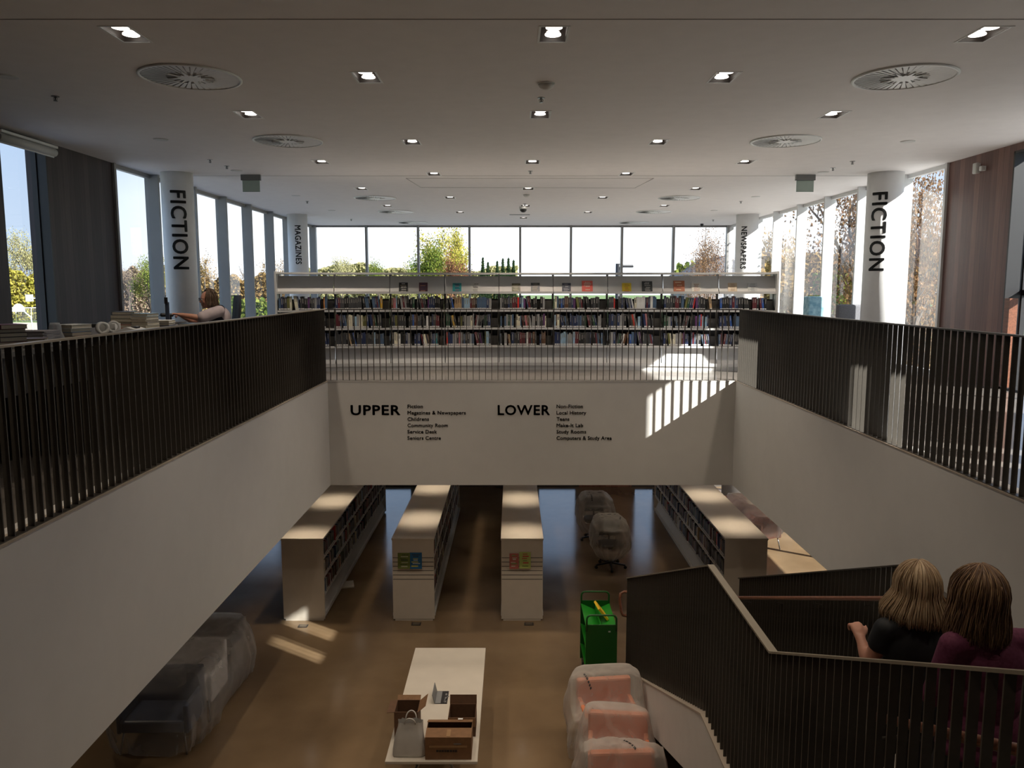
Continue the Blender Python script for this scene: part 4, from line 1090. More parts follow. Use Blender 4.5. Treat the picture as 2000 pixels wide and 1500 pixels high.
def drape(name, cx, cy, hx, hy, top, hem, label, m, seed=0, flare=.06, belly=.05, rz=0., sup=3.2, nu=120, tuck=0., marks=()):
    """sheet laid over something: top(u,v)->height for u,v in -1..1; sides fall in folds to z=hem(angle)"""
    N = lambda x, y, z: noise.noise(Vector((x+seed*3.1, y-seed*1.7, z+seed)))
    rings = []
    nv = 20
    def edge(t, kx, ky):
        ct, s_ = math.cos(t), math.sin(t); e = 2/sup
        return abs(ct)**e*math.copysign(1, ct)*kx, abs(s_)**e*math.copysign(1, s_)*ky
    for j in range(nv+1):
        v = j/nv; rg = []
        for i in range(nu):
            t = 2*PI*i/nu; ex, ey = edge(t, 1, 1)
            zt = top(ex*.96, ey*.96); zh = hem+.05*N(math.cos(t)*2, math.sin(t)*2, 7)
            if zh > zt-.1: zh = zt-.1
            z = zh+(zt-zh)*v
            k = (1-v)
            fold = .055*k*(N(math.cos(t)*4.5, math.sin(t)*4.5, z*.6)+.7*N(math.cos(t)*10, math.sin(t)*10, z*1.2))
            out = flare*k+belly*math.sin(PI*v)+fold-tuck*max(0, k-.6)*2.5+.02*N(math.cos(t)*3, math.sin(t)*3, z*7)
            rg.append(Vector((ex*hx+math.copysign(abs(ex), ex)*out, ey*hy+math.copysign(abs(ey), ey)*out, z)))
        rings.append(rg)
    for j in range(1, 13):
        q = 1-j/13.; rg = []
        for i in range(nu):
            t = 2*PI*i/nu; ex, ey = edge(t, 1, 1); u, w_ = ex*q, ey*q
            z = top(u, w_)+.012*N(u*5, w_*5, 2)-.0
            if j <= 1: z -= .004
            rg.append(Vector((u*hx, w_*hy, z)))
        rings.append(rg)
    b = MB(); M = Matrix.Translation((cx, cy, 0)) @ Matrix.Rotation(rz, 4, 'Z')
    rings = [[M @ p for p in rg] for rg in rings]
    b.loft(rings, cap=False); b.bm.verts.ensure_lookup_table()
    b.bm.faces.new(b.bm.verts[-nu:])
    # printed warning marks on the film
    me_tmp = b.bm; me_tmp.verts.ensure_lookup_table(); me_tmp.faces.ensure_lookup_table()
    bv = BVHTree.FromBMesh(me_tmp)
    o = b.build(name, m); tag(o, label, 'plastic sheet')
    for (x0, y0, x1, y1, n_) in marks:      # short rows of dark printed dashes on the film
        g = MB(); d2 = Vector((x1-x0, y1-y0, 0)); q = random.Random(int(abs(x0)*100))
        k = 0.
        while k < 1:
            kk = k+q.uniform(.10, .22); quad = []
            for (kx, sd) in ((k, -1), (kk*.96+k*.04, -1), (kk*.96+k*.04, 1), (k, 1)):
                c = Vector((x0, y0, 3))+d2*kx+Vector((-d2.y, d2.x, 0)).normalized()*sd*n_
                hit = bv.ray_cast(c, Vector((0, 0, -1)))
                if hit[0] is None: break
                quad.append(hit[0]+Vector((0, 0, .004)))
            if len(quad) == 4: g.quad(quad)
            k = kk+.05
        if len(g.bm.faces): g.build('printed_marks', BLK, o)
    return o
def sm(x, a, b): x = max(0, min(1, (x-a)/(b-a))); return x*x*(3-2*x)

# ---- chairs
def office_chair(x, y, rz, label, col, group=None, z0=0., seat=.46, back=.48, nm='swivel_chair'):
    r = empty(nm, (x, y, z0), label, 'chair', group); r.rotation_euler = (0, 0, rz)
    b = MB(); rr = []
    for k, (s, z) in enumerate(((.88, seat-.03), (1, seat-.02), (1.02, seat+.01), (.98, seat+.035), (.85, seat+.045))):
        rr.append([Vector((abs(math.cos(t))**.6*math.copysign(1, math.cos(t))*.235*s, abs(math.sin(t))**.6*math.copysign(1, math.sin(t))*.225*s, z)) for t in [2*PI*i/32 for i in range(32)]])
    b.loft(rr); b.build('seat', col, r, world=False)
    b = MB(); rr = []
    for k in range(9):
        v = k/8; z = seat+.12+v*back; w_ = .21*(1-.10*(v-.4)**2)*(1-.16*sm(v, .8, 1)); yy = -.20-.07*v
        rg = [(-w_, yy-.02), (-w_*.5, yy-.045), (0, yy-.052), (w_*.5, yy-.045), (w_, yy-.02), (w_, yy+.005), (w_*.5, yy-.012), (0, yy-.02), (-w_*.5, yy-.012), (-w_, yy+.005)]
        rr.append([Vector((a, c, z)) for a, c in rg])
    b.loft(rr); b.build('backrest', col, r, world=False)
    b = MB(); b.tube([(0, -.05, seat-.04), (0, -.25, seat-.02), (0, -.275, seat+.1), (0, -.27, seat+.2)], .02, 8); b.build('back_bracket', DARKP, r, world=False)
    b = MB(); b.cyl((0, 0, .09), (0, 0, seat-.03), .03, seg=14); b.build('gas_column', STEEL, r, world=False)
    for i in range(5):
        a = 2*PI*i/5+.3; b = MB(); b.loft([[Vector((math.cos(a)*q+math.sin(a)*w_*s, math.sin(a)*q-math.cos(a)*w_*s, z+t)) for s, t in ((-1, -.014), (1, -.014), (1, .014), (-1, .014))] for q, w_, z in ((.02, .025, .10), (.30, .014, .072))], smooth=False)
        ar = b.build('base_arm', DARKP, r, world=False)
        b = MB(); b.cyl((math.cos(a)*.30-math.sin(a)*.02, math.sin(a)*.30+math.cos(a)*.02, .03), (math.cos(a)*.30+math.sin(a)*.02, math.sin(a)*.30-math.cos(a)*.02, .03), .029, seg=14); b.build('caster', RUB, ar, world=False)
    return r
def tub_chair(x, y, rz, label, col, group=None, w_=.62, d=.58, seat=.42, back=.80):
    r = empty('lounge_chair', (x, y, 0), label, 'armchair', group); r.rotation_euler = (0, 0, rz)
    b = MB(); b.box(-w_/2+.05, w_/2-.05, -d/2+.08, d/2, .27, seat); b.build('seat', col, r, world=False, bevel=.03)
    b = MB(); b.prism([(-d/2, .25), (-d/2+.11, .25), (-d/2+.085, back), (-d/2-.01, back)], 'x', -w_/2, w_/2); b.build('backrest', col, r, world=False, bevel=.025)
    for s in (-1, 1):
        b = MB(); b.box(min(s*w_/2, s*(w_/2-.055)), max(s*w_/2, s*(w_/2-.055)), -d/2+.08, d/2-.02, .25, .60); b.build('armrest', col, r, world=False, bevel=.02)
        for t in (-1, 1):
            b = MB(); b.tube([(s*(w_/2-.07), t*(d/2-.07), .27), (s*(w_/2-.03), t*(d/2-.02), .0)], .012, 8); b.build('leg', STEEL, r, world=False)
    return r
CHB = mat('chair_black', (.018, .018, .022), .55)
ORA = mat('vinyl_orange', (.62, .20, .09), .45)
ORD_ = mat('vinyl_rust', (.17, .07, .05), .5)
NAVY = mat('vinyl_navy', (.06, .08, .13), .4)
PALE = mat('vinyl_pale', (.78, .75, .74), .45)
GRB = mat('vinyl_taupe', (.30, .26, .23), .5)
PINK = mat('vinyl_pink', (.55, .27, .20), .5)
# middle pair, wrapped
office_chair(1.93, 15.05, PI, 'black swivel chair wrapped in plastic, nearer of the two beyond the green cart', CHB, 'wrapped swivel chairs', back=.40)
office_chair(1.80, 16.75, PI, 'black swivel chair wrapped in plastic, farther of the two, under the lettered wall', CHB, 'wrapped swivel chairs', back=.40)
def topA(u, v): return .98-.10*sm(abs(u), .5, 1)-.16*sm(-v, .35, 1.)-.05*sm(v, .7, 1)
drape('plastic_cover', 1.92, 15.15, .34, .42, topA, .20, 'clear plastic sheet over the nearer wrapped swivel chair', FILM, seed=1, flare=-.02, belly=.07, tuck=.10, marks=((2.1, 15.0, 2.14, 15.22, .012),))
drape('plastic_cover', 1.82, 16.9, .36, .46, topA, .18, 'clear plastic sheet over the farther wrapped swivel chair', FILM, seed=4, flare=-.02, belly=.08, tuck=.10, marks=((1.72, 16.6, 1.72, 16.85, .014),))
# bottom right, orange lounge chairs
tub_chair(1.13, 8.80, PI+.12, 'orange lounge chair under plastic next to the green cart', ORA, 'orange chairs by the stair', w_=.66)
tub_chair(1.15, 8.02, PI-.1, 'orange lounge chair under plastic, middle one beside the stair', ORA, 'orange chairs by the stair', w_=.66)
tub_chair(1.13, 7.28, PI+.05, 'orange lounge chair under plastic at the bottom edge beside the stair', ORA, 'orange chairs by the stair', w_=.66)
def topO(u, v): return .60+.27*sm(v, -.15, .45)-.04*sm(abs(u), .7, 1)+.02*u-.04*sm(-v, .7, 1)
drape('plastic_cover', 1.12, 8.82, .42, .44, topO, .10, 'pale plastic sheet over the orange chair next to the green cart', FILM, seed=7, flare=.03, belly=.05, sup=4, marks=((.86, 9.02, .93, 8.90, .010),))
def topO2(u, v): return .60+.265*max(sm(v, .55, .80), sm(v, -.34, -.12)*(1-sm(v, .06, .30)))-.04*sm(abs(u), .75, 1)-.03*u-.05*sm(-v, .85, 1)
drape('plastic_cover', 1.14, 7.60, .41, .76, topO2, .10, 'pale plastic sheet over the two nearest orange chairs', FILM, seed=9, flare=.03, belly=.05, sup=4, marks=((1.0, 8.02, 1.08, 7.93, .010), (1.14, 7.60, 1.25, 7.48, .011)))
# bottom left row
tub_chair(-4.22, 9.02, PI+.02, 'navy lounge chair in the wrapped row on the left, nearest', NAVY, 'wrapped lounge chairs on the left', w_=.84, d=.60, back=.84)
tub_chair(-4.20, 9.74, PI, 'pale lounge chair in the wrapped row on the left, middle', PALE, 'wrapped lounge chairs on the left', w_=.84, d=.60, back=.86)
tub_chair(-4.18, 10.46, PI, 'taupe lounge chair in the wrapped row on the left, farthest', GRB, 'wrapped lounge chairs on the left', w_=.84, d=.60, back=.84)
def topL(u, v): return .885-.07*sm(-v, .65, 1)-.03*sm(v, .7, 1)-.05*sm(abs(u), .85, 1)
drape('plastic_cover', -4.20, 9.74, .47, 1.10, topL, .10, 'long dusty plastic sheet over the row of lounge chairs on the left', FILMG, seed=12, flare=.07, belly=.09, sup=5, nu=200, marks=((-4.36, 9.62, -4.22, 9.92, .012), (-4.30, 9.64, -4.17, 9.90, .006), (-4.42, 9.0, -4.3, 9.2, .012)))
# pink chairs beyond the right bookcase
tub_chair(5.25, 16.2, PI+.5, 'pink lounge chair beyond the rightmost low bookcase, nearer', PINK, 'pink chairs on the right', w_=.6)
tub_chair(5.15, 17.3, PI+.4, 'pink lounge chair beyond the rightmost low bookcase, farther', PINK, 'pink chairs on the right', w_=.6)
def topP(u, v): return .86-.1*sm(abs(u), .7, 1)-.08*sm(abs(v), .7, 1)
drape('plastic_cover', 5.22, 16.75, .42, .98, topP, .35, 'plastic sheet over the pink chairs on the right', FILM, seed=15, flare=.0, belly=.04)

# ================================================================ UPSTAIRS DESK
DT = 5.0
r = empty('service_desk', (-4.1, 7.7, FU), 'long dark service desk behind the left railing covered with books and papers', 'desk')
DESKM = mat('desk_dark', (.05, .045, .045), .4)
b = MB(); b.box(-4.75, -3.55, 5.0, 9.95, DT-.04, DT); b.build('desk_top', mat('desk_top_grey', (.16, .155, .15), .4), r, bevel=.004)
b = MB(); b.box(-5.3, -4.4, 9.951, 10.75, DT-.04, DT); b.build('desk_return', MATS['desk_top_grey'], r, bevel=.004)
for (y0, y1) in ((5.1, 5.6), (6.9, 7.35), (8.7, 9.2)):
    b = MB(); b.box(-4.6, -3.7, y0, y1, FU, DT-.041); c = b.build('pedestal', DESKM, r)
    for k in range(3):
        b = MB(); b.box(-4.625, -4.6, y0+.02, y1-.02, FU+.08+k*.29, FU+.35+k*.29); d_ = b.build('drawer', DESKM, c)
b = MB(); b.box(-3.72, -3.70, 5.6, 9.9, DT-.35, DT-.041); b.build('modesty_panel', DESKM, r)
for (x, y) in ((-5.25, 10.0), (-5.25, 10.7), (-4.45, 10.7)):
    b = MB(); b.box(x-.025, x+.025, y-.025, y+.025, FU, DT-.041); b.build('leg', DESKM, r)

def flat_book(name, x, y, z, L, W, T, rz, colr, lab, cat='book', group=None):
    """closed book lying flat; spine on local -x side"""
    r = MB(); M = Matrix.Translation((x, y, z)) @ Matrix.Rotation(rz, 4, 'Z')
    r.box(-W/2, W/2, -L/2, L/2, 0, .003, 0, M); r.box(-W/2, W/2, -L/2, L/2, T-.003, T, 0, M); r.box(-W/2, -W/2+.004, -L/2, L/2, .003, T-.003, 0, M)
    r.box(-W/2+.004, W/2-.004, -L/2+.003, L/2-.003, .003, T-.003, 1, M)
    o = r.build(name, [colr, PAGES]); return tag(o, lab, cat, group)
qq = random.Random(3)
def pile(x, y, z, n, L, W, T, lab, group, cols, jit=.012, rz=0.):
    names = ['bottom', 'second from the bottom', 'third from the bottom', 'fourth from the bottom', 'fifth from the bottom', 'sixth from the bottom', 'seventh from the bottom', 'eighth from the bottom']
    for k in range(n):
        t = T*qq.uniform(.75, 1.2); c = cols[k % len(cols)]
        nm = 'top' if k == n-1 else names[k]
        flat_book('book', x+qq.uniform(-jit, jit), y+qq.uniform(-jit, jit), z, L*qq.uniform(.9, 1.0), W*qq.uniform(.92, 1.), t, rz+qq.uniform(-.06, .06), BM[c], '%s book, %s, %s' % (c, lab, nm), 'book', group)
        z += t+.0004
    return z
P1D = 'book piles on the service desk'
pile(-3.80, 5.98, DT, 6, .24, .19, .031, 'page edges showing, pile at the left picture edge', P1D, ['black', 'maroon', 'charcoal', 'black', 'brown', 'maroon'], rz=.85)
pile(-3.66, 6.10, DT, 2, .22, .16, .03, 'low pile beside the leftmost pile', P1D, ['tan', 'brown'], rz=.4)
pile(-3.90, 7.05, DT, 4, .24, .20, .03, 'low pile beside the clear bag', P1D, ['tan', 'navy', 'pale blue', 'white'], rz=-.2)
pile(-4.10, 8.42, DT, 6, .26, .23, .033, 'big pile in front of the wood panel', P1D, ['orange', 'red', 'cream', 'olive', 'grey', 'charcoal'], rz=.3)
pile(-3.88, 8.42, DT, 6, .24, .19, .033, 'right side of the big pile', P1D, ['mustard', 'cream', 'grey', 'tan', 'white', 'pale blue'], rz=-.15)
pile(-4.0, 9.15, DT, 3, .24, .20, .026, 'pile left of the reading stand', P1D, ['royal blue', 'navy', 'white'], rz=.1)
pile(-3.78, 9.35, DT, 2, .24, .18, .022, 'thin pile in front of the seated person', P1D, ['navy', 'slate blue'], rz=-.1)
# loose papers, plastic, tape rolls
b = MB()
for i in range(4): b.box(-.14, .14, -.11, .11, i*.004, i*.004+.003, 0, Matrix.Translation((-3.85+.01*i, 6.45+.02*i, DT+.001)) @ Matrix.Rotation(.3*i-.4, 4, 'Z'))
tag(b.build('paper_stack', WHITE), 'loose white papers on the desk beside the brown book pile', 'paper')
b = MB()
for i in range(12): b.box(-.15, .15, -.12, .12, i*.008, i*.008+.007, 0, Matrix.Translation((-3.98, 6.62, DT+.001)) @ Matrix.Rotation(.1*math.sin(i*2), 4, 'Z'))
tag(b.build('paper_stack', mat('paper_grey', (.30, .29, .31), .7)), 'thick grey stack of papers on the desk by the tall window', 'paper')
b = MB(); rings = []
for j in range(8):
    v = j/7; rings.append([Vector((-3.93+(.075*(1-v*.5))*math.cos(t)*(1+.2*noise.noise(Vector((math.cos(t)*2, math.sin(t)*2, v*3)))), 6.83+.06*(1-v*.5)*math.sin(t), DT+.001+.15*v)) for t in [2*PI*i/24 for i in range(24)]])
b.loft(rings); tag(b.build('plastic_bag', film('bag_clear', (.6, .62, .66), .5)), 'small clear plastic bag standing on the desk before the book pile', 'bag')
for (x, y, rx, lab) in ((-3.98, 7.72, .9, 'white tape roll leaning on the desk, nearer'), (-4.0, 7.98, .5, 'white tape roll on the desk, farther')):
    b = MB(); n = 24; M = Matrix.Translation((x, y, DT+.062)) @ Matrix.Rotation(rx, 4, 'Z') @ Matrix.Rotation(PI/2, 4, 'X')
    rg = [[M @ Vector((q*math.cos(2*PI*i/n), q*math.sin(2*PI*i/n), z)) for i in range(n)] for q, z in ((.038, -.025), (.06, -.025), (.06, .025), (.038, .025), (.038, -.025))]
    b.loft(rg, cap=False); tag(b.build('tape_roll', WHITE), lab, 'tape roll', 'tape rolls on the desk')
b = MB(); b.box(-4.18, -4.02, 8.05, 8.17, DT+.001, DT+.09); tag(b.build('label_box', WHITE, bevel=.004), 'small white box behind the tape rolls on the desk', 'box')
r = empty('label_printer', (-3.72, 7.75, DT), 'low white label dispenser on the desk edge', 'label printer')
b = MB(); b.prism([(-3.83, DT+.001), (-3.62, DT+.001), (-3.62, DT+.05), (-3.70, DT+.075), (-3.83, DT+.03)], 'y', 7.62, 7.86); b.build('housing', WHITE, r, bevel=.004)
b = MB(); b.box(-3.70, -3.64, 7.70, 7.78, DT+.0615, DT+.075); b.build('screen', DARKP, r)
# barcode scanner on a stand
r = empty('scanner_stand', (-4.36, 10.02, DT), 'dark upright reading stand on the desk before the seated person', 'stand')
b = MB(); b.cyl((-4.36, 10.08, DT), (-4.36, 10.08, DT+.015), .07, seg=20); b.build('base', DARKP, r)
b = MB(); b.box(-4.385, -4.335, 10.07, 10.09, DT+.015, DT+.27); b.build('upright', NAVY, r, bevel=.005)
b = MB(); b.box(-4.385, -4.345, 10.055, 10.075, DT+.25, DT+.33); b.build('clip', DARKP, r, bevel=.004)
# big armchair and patterned board on the right gallery
p = atX(1655, 625, 6.2)
tz = 4.0
r = empty('lounge_chair', (6.4, 15.3, FU), 'grey fabric high back lounge chair by the right glazing', 'armchair')
GF = mat('fabric_grey', (.20, .20, .22), .9, noise_amt=.2, noise_scale=60)
b = MB(); b.box(6.12, 6.72, 15.0, 15.1, FU+.25, FU+1.14); b.build('backrest', GF, r, bevel=.04)
b = MB(); b.box(6.15, 6.69, 15.1, 15.6, FU+.25, FU+.45); b.build('seat', GF, r, bevel=.04)
for s in (6.18, 6.66):
    for t in (15.06, 15.54):
        b = MB(); b.cyl((s, t, FU), (s, t, FU+.25), .018, seg=8); b.build('leg', STEEL, r)
q = atX(1586, 597, 6.35)
r = empty('play_panel', (6.35, q.y, FU), 'pale blue patterned upholstered block by the right glazing', 'seat')
b = MB(); yy = q.y; b.box(6.2, 6.55, yy-.18, yy+.12, FU+.02, EYE+(atX(1586, 579, 6.35).z-EYE)); b.build('block', mat('blue_pattern', (.40, .62, .68), .8, col2=(.16, .34, .46), noise_scale=14), r, bevel=.03)
b = MB(); b.box(6.22, 6.53, yy-.16, yy+.10, FU, FU+.02); b.build('base', DARKP, r)
# ================================================================ PEOPLE
SKIN = mat('skin', (.52, .25, .17), .5, noise_amt=.04)
SKIN.node_tree.nodes['Principled BSDF'].inputs['Subsurface Weight'].default_value = .05
def capsule(b, p0, p1, r0, r1, seg=16, sc=None):
    p0 = Vector(p0); p1 = Vector(p1)
    b.cyl(p0, p1, r0, r1, seg=seg); b.sphere(p0, r0, seg, 8); b.sphere(p1, r1, seg, 8)
def chain(b, pts):
    for (p, r), (q, s) in zip(pts, pts[1:]): capsule(b, p, q, r, s)
def ell(b, c, rx, ry, rz, M=None): b.sphere(c, 1, 20, 12, (rx, ry, rz), M=M)
def finish(b, name, m, parent, vox=.01, smooth=5):
    o = b.build(name, m, parent)
    md = o.modifiers.new('union', 'REMESH'); md.mode = 'VOXEL'; md.voxel_size = vox; md.use_smooth_shade = True
    s_ = o.modifiers.new('smooth', 'SMOOTH'); s_.factor = .5; s_.iterations = smooth
    return o
def hand(b, wr, d, up, side, curl=.6, sc=1.):
    """wr wrist, d direction of the palm, up back-of-hand normal, side thumb side"""
    d = Vector(d).normalized(); up = Vector(up).normalized(); s = Vector(side).normalized(); wr = Vector(wr)
    for k in range(-1, 2): capsule(b, wr+s*k*.014, wr+d*.075+s*k*.022, .016, .013)
    L = [.058, .070, .076, .068]; 
    for k in range(4):
        off = s*(.030-.0205*k); base = wr+d*.080+off; l = L[3-k]*sc
        a = curl*(.7+.15*k); v1 = d*math.cos(a)-up*math.sin(a); v2 = d*math.cos(a*2.1)-up*math.sin(a*2.1); v3 = d*math.cos(a*2.9)-up*math.sin(a*2.9)
        q1 = base+v1*l*.45; q2 = q1+v2*l*.33; q3 = q2+v3*l*.25
        chain(b, [(base, .0095), (q1, .0085), (q2, .0078), (q3, .0068)])
    t0 = wr+d*.02+s*.028; t1 = t0+(s*.6+d*.7-up*.2).normalized()*.042; t2 = t1+(d*.85+s*.15-up*.3).normalized()*.032
    chain(b, [(t0, .013), (t1, .010), (t2, .008)])
def hair_strands(name, head, rx, ry, rz, fwd, n, length, flare, m, parent, seed=0, part=.1, wave=.006, rad=.0035, side_long=0., lean=0., front_gap=55):
    """strands falling from the crown; fwd = horizontal facing direction"""
    q = random.Random(seed); fwd = Vector(fwd).normalized(); rt = Vector((fwd.y, -fwd.x, 0)); head = Vector(head)
    b = MB(); mats = len(m)
    for i in range(n):
        az = q.uniform(-PI, PI)         # 0 = back of the head
        if abs(az) > math.radians(180-front_gap): 
            az = math.copysign(math.radians(180-front_gap)-q.random()*.5, az)
        dirh = (-fwd)*math.cos(az)+rt*math.sin(az)
        lay = q.uniform(.006, .034); th0 = q.uniform(.02, 1.15) if q.random() < .6 else .05
        L = length*q.uniform(.80, 1.06)*(1+side_long*max(0, math.sin(abs(az)))**2); ph = q.uniform(0, 6.28); wv = wave*q.uniform(.4, 1.6)
        pts = []; k = 0; nseg = 14
        thmax = 1.75
        arcL = (thmax-th0)*.11; tot = arcL+L
        for j in range(nseg+1):
            s = tot*j/nseg
            tw = Vector((math.sin(ph+s*26), math.cos(ph+s*23), 0))*wv*min(1, s/.08)
            if s < arcL:
                th = th0+s/.11
                hr = dirh*(math.sin(th))
                p = head+Vector((0, 0, math.cos(th)*(rz+lay)))+rt*(hr.dot(rt)*(rx+lay))+fwd*(hr.dot(fwd)*(ry+lay))
            else:
                t = s-arcL; f = t/L
                hr = dirh
                ex = flare*(f**1.1)*(1-.35*max(0, f-.75)*4)
                p = head+Vector((0, 0, math.cos(thmax)*(rz+lay)-t))+rt*(hr.dot(rt)*(rx+lay+ex))*math.sin(thmax)+fwd*(hr.dot(fwd)*(ry+lay+ex*.55))*math.sin(thmax)
                p += rt*lean*f*.05
            pts.append(p+tw)
        rads = [rad*(1-.75*max(0, j/nseg-.55)/.45)*(.7 if j == 0 else 1) for j in range(nseg+1)]
        b.tube(pts, rad, 4, q.randrange(mats), rads)
    return b.build(name, m, parent)
def head_geo(b, c, fwd, k=1.):
    """skull, jaw, nose, ears, neck root; c = centre of the skull"""
    c = Vector(c); f = Vector(fwd).normalized(); r = Vector((f.y, -f.x, 0)); u = Vector((0, 0, 1))
    R = Matrix((r, f, u)).transposed().to_4x4()
    ell(b, c, .074*k, .094*k, .108*k, R); ell(b, c+f*.022*k-u*.052*k, .056*k, .066*k, .070*k, R)
    ell(b, c+f*.052*k-u*.098*k, .026*k, .026*k, .022*k, R)
    chain(b, [(c+f*.086*k-u*.004*k, .008), (c+f*.104*k-u*.036*k, .012)]); ell(b, c+f*.078*k-u*.068*k, .024*k, .012, .008, R); ell(b, c+f*.076*k-u*.078*k, .020*k, .011, .008, R)
    for s in (-1, 1):
        ell(b, c+r*s*.077*k-u*.022*k-f*.004, .008, .017, .029, R); ell(b, c+r*s*.030*k+f*.078*k+u*.012*k, .022, .010, .008, R); ell(b, c+r*s*.042*k+f*.058*k-u*.036*k, .022, .022, .024, R)
def eyes(c, fwd, parent, k=1.):
    c = Vector(c); f = Vector(fwd).normalized(); r = Vector((f.y, -f.x, 0)); u = Vector((0, 0, 1))
    for s in (-1, 1):
        b = MB(); b.sphere(c+r*s*.031*k+f*.0775*k-u*.004*k, .0125, 12, 8, mi=0); b.sphere(c+r*s*.031*k+f*.0835*k-u*.004*k, .0075, 10, 6, mi=1); b.build('eye', [mat('eye_white', (.7, .68, .65), .3), mat('eye_iris', (.05, .035, .025), .3)], parent)

def walker(name, x, y, z_top, label, zL, yL, zR, yR, top_mat, pants, hair_m, lift, cfg):
    """person seen from behind, facing +y"""
    r = empty(name, (x, y, min(zL, zR)), label, 'person')
    F = Vector((cfg.get('fx', 0), 1, 0)).normalized(); R = Vector((F.y, -F.x, 0)); U = Vector((0, 0, 1))
    O = Vector((x, y, 0)); T = z_top
    P = lambda a, f, z: O+R*a+F*f+U*(T+z)
    hc = P(cfg.get('hx', 0), .02, -.115)
    hip = T-.80
    b = MB()
    head_geo(b, hc, F)
    chain(b, [(P(0, -.005, -.19), .052), (P(0, -.02, -.29), .056)])
    # torso
    chain(b, [(P(-.13, -.025, -.33), .052), (P(.13, -.025, -.33), .052)])
    ell(b, P(0, -.01, -.42), .165, .105, .15); ell(b, P(0, 0, -.55), .145, .10, .15); ell(b, P(0, 0, -.72), .165, .115, .14)
    ell(b, P(0, -.01, -.80), .172, .12, .10)
    for s, (el, wr) in ((-1, cfg['armL']), (1, cfg['armR'])):
        sh = P(s*.168, -.02, -.335); e = P(*el); w_ = P(*wr)
        chain(b, [(sh, .050), (sh.lerp(e, .5), .044), (e, .036)]); chain(b, [(e, .036), (e.lerp(w_, .35), .038), (w_, .024)])
        d = (w_-e).normalized(); up = Vector((0, -.3, 1)); up = (up-d*up.dot(d)).normalized(); side = d.cross(up)*(1 if s < 0 else -1)
        hand(b, w_, d, up, side, cfg.get('curl', .8))
    for s, (zz, yy) in ((-1, (zL, yL)), (1, (zR, yR))):
        hp = P(s*.085, 0, -.83); ft = Vector((x+s*.09, yy, zz+.085)); kn = hp.lerp(ft, .5)+F*.05
        chain(b, [(hp, .088), (hp.lerp(kn, .5), .075), (kn, .055)]); chain(b, [(kn, .055), (kn.lerp(ft, .3), .054), (ft, .036)])
    body = finish(b, 'body', SKIN, r, .0095, 4)
    eyes(hc, F, r)
    # top
    b = MB()
    chain(b, [(P(-.135, -.028, -.328), .062), (P(.135, -.028, -.328), .062)]); ell(b, P(0, -.03, -.315), .09, .065, .05)
    ell(b, P(0, -.012, -.43), .185, .124, .165); ell(b, P(0, -.008, -.57), .176, .122, .16); ell(b, P(0, -.004, -.74), .19, .136, .15); ell(b, P(0, -.004, -.83), .195, .14, .08)
    for s, (el, wr) in ((-1, cfg['armL']), (1, cfg['armR'])):
        sh = P(s*.168, -.022, -.335); e = P(*el); w_ = P(*wr); k = cfg['sleeve']
        if k < 1: chain(b, [(sh, .063), (sh.lerp(e, k), .060)])
        else:
            chain(b, [(sh, .064), (sh.lerp(e, .5), .056), (e, .048)]); chain(b, [(e, .048), (e.lerp(w_, .9), .036)])
    finish(b, cfg['topname'], top_mat, r, .010, 6)
    # trousers
    b = MB(); ell(b, P(0, -.005, -.84), .178, .128, .10)
    for s, (zz, yy) in ((-1, (zL, yL)), (1, (zR, yR))):
        hp = P(s*.085, -.002, -.85); ft = Vector((x+s*.09, yy, zz+.12)); kn = hp.lerp(ft, .5)+F*.05
        chain(b, [(hp, .100), (hp.lerp(kn, .5), .085), (kn, .066)]); chain(b, [(kn, .066), (ft, .058)])
    finish(b, 'trousers', pants, r, .012, 5)
    for s, (zz, yy) in ((-1, (zL, yL)), (1, (zR, yR))):
        b = MB(); xx = x+s*.09; rr = []
        for (f, w_, h) in ((-.06, .028, .05), (-.03, .036, .075), (.05, .040, .065), (.12, .045, .045), (.165, .036, .03), (.185, .018, .02)):
            rr.append([Vector((xx+w_*math.cos(t), yy+f, zz+.002+max(0, h*.5+h*.5*math.sin(t)))) for t in [2*PI*i/14 for i in range(14)]])
        b.loft(rr); b.build('shoe', DARKP, r)
    h = MB(); Rm = Matrix((R, F, U)).transposed().to_4x4()
    ell(h, hc-F*.012+U*.006, .083, .098, .114, Rm); ell(h, hc-F*.035-U*.07, .082+cfg['shell']*.3, .075, .10, Rm); 
    ell(h, hc-F*.035-U*(.07+cfg['hl']*.28), .085+cfg['shell']*.62, .062, cfg['hl']*.42, Rm)
    hs = finish(h, 'hair', hair_m[0], r, .012, 5)
    hair_strands('hair_strands', hc+U*.004-F*.006, .080, .096, .108, F, cfg['n'], cfg['hl'], cfg['flare'], hair_m, hs, seed=cfg['seed'], lean=cfg.get('lean', 0), side_long=cfg.get('sl', 0), wave=cfg.get('wave', .006), rad=cfg.get('rad', .003))
    return r
H1 = [mat('hair_blond_a', (.42, .29, .17), .45), mat('hair_blond_b', (.56, .42, .27), .45), mat('hair_blond_c', (.30, .20, .115), .45)]
H2 = [mat('hair_auburn_a', (.19, .105, .055), .5), mat('hair_auburn_b', (.34, .21, .11), .5), mat('hair_auburn_c', (.12, .065, .038), .5)]
BTOP = mat('blouse_black', (.008, .009, .012), .7, noise_amt=.2, noise_scale=60)
PTOP = mat('cardigan_plum', (.115, .018, .055), .8, col2=(.17, .035, .085), noise_scale=70)
TRS = mat('trousers_dark', (.02, .02, .025), .7)
p1 = atY(1797, 1105, 3.97); p2 = atY(1912, 1114, 3.42)
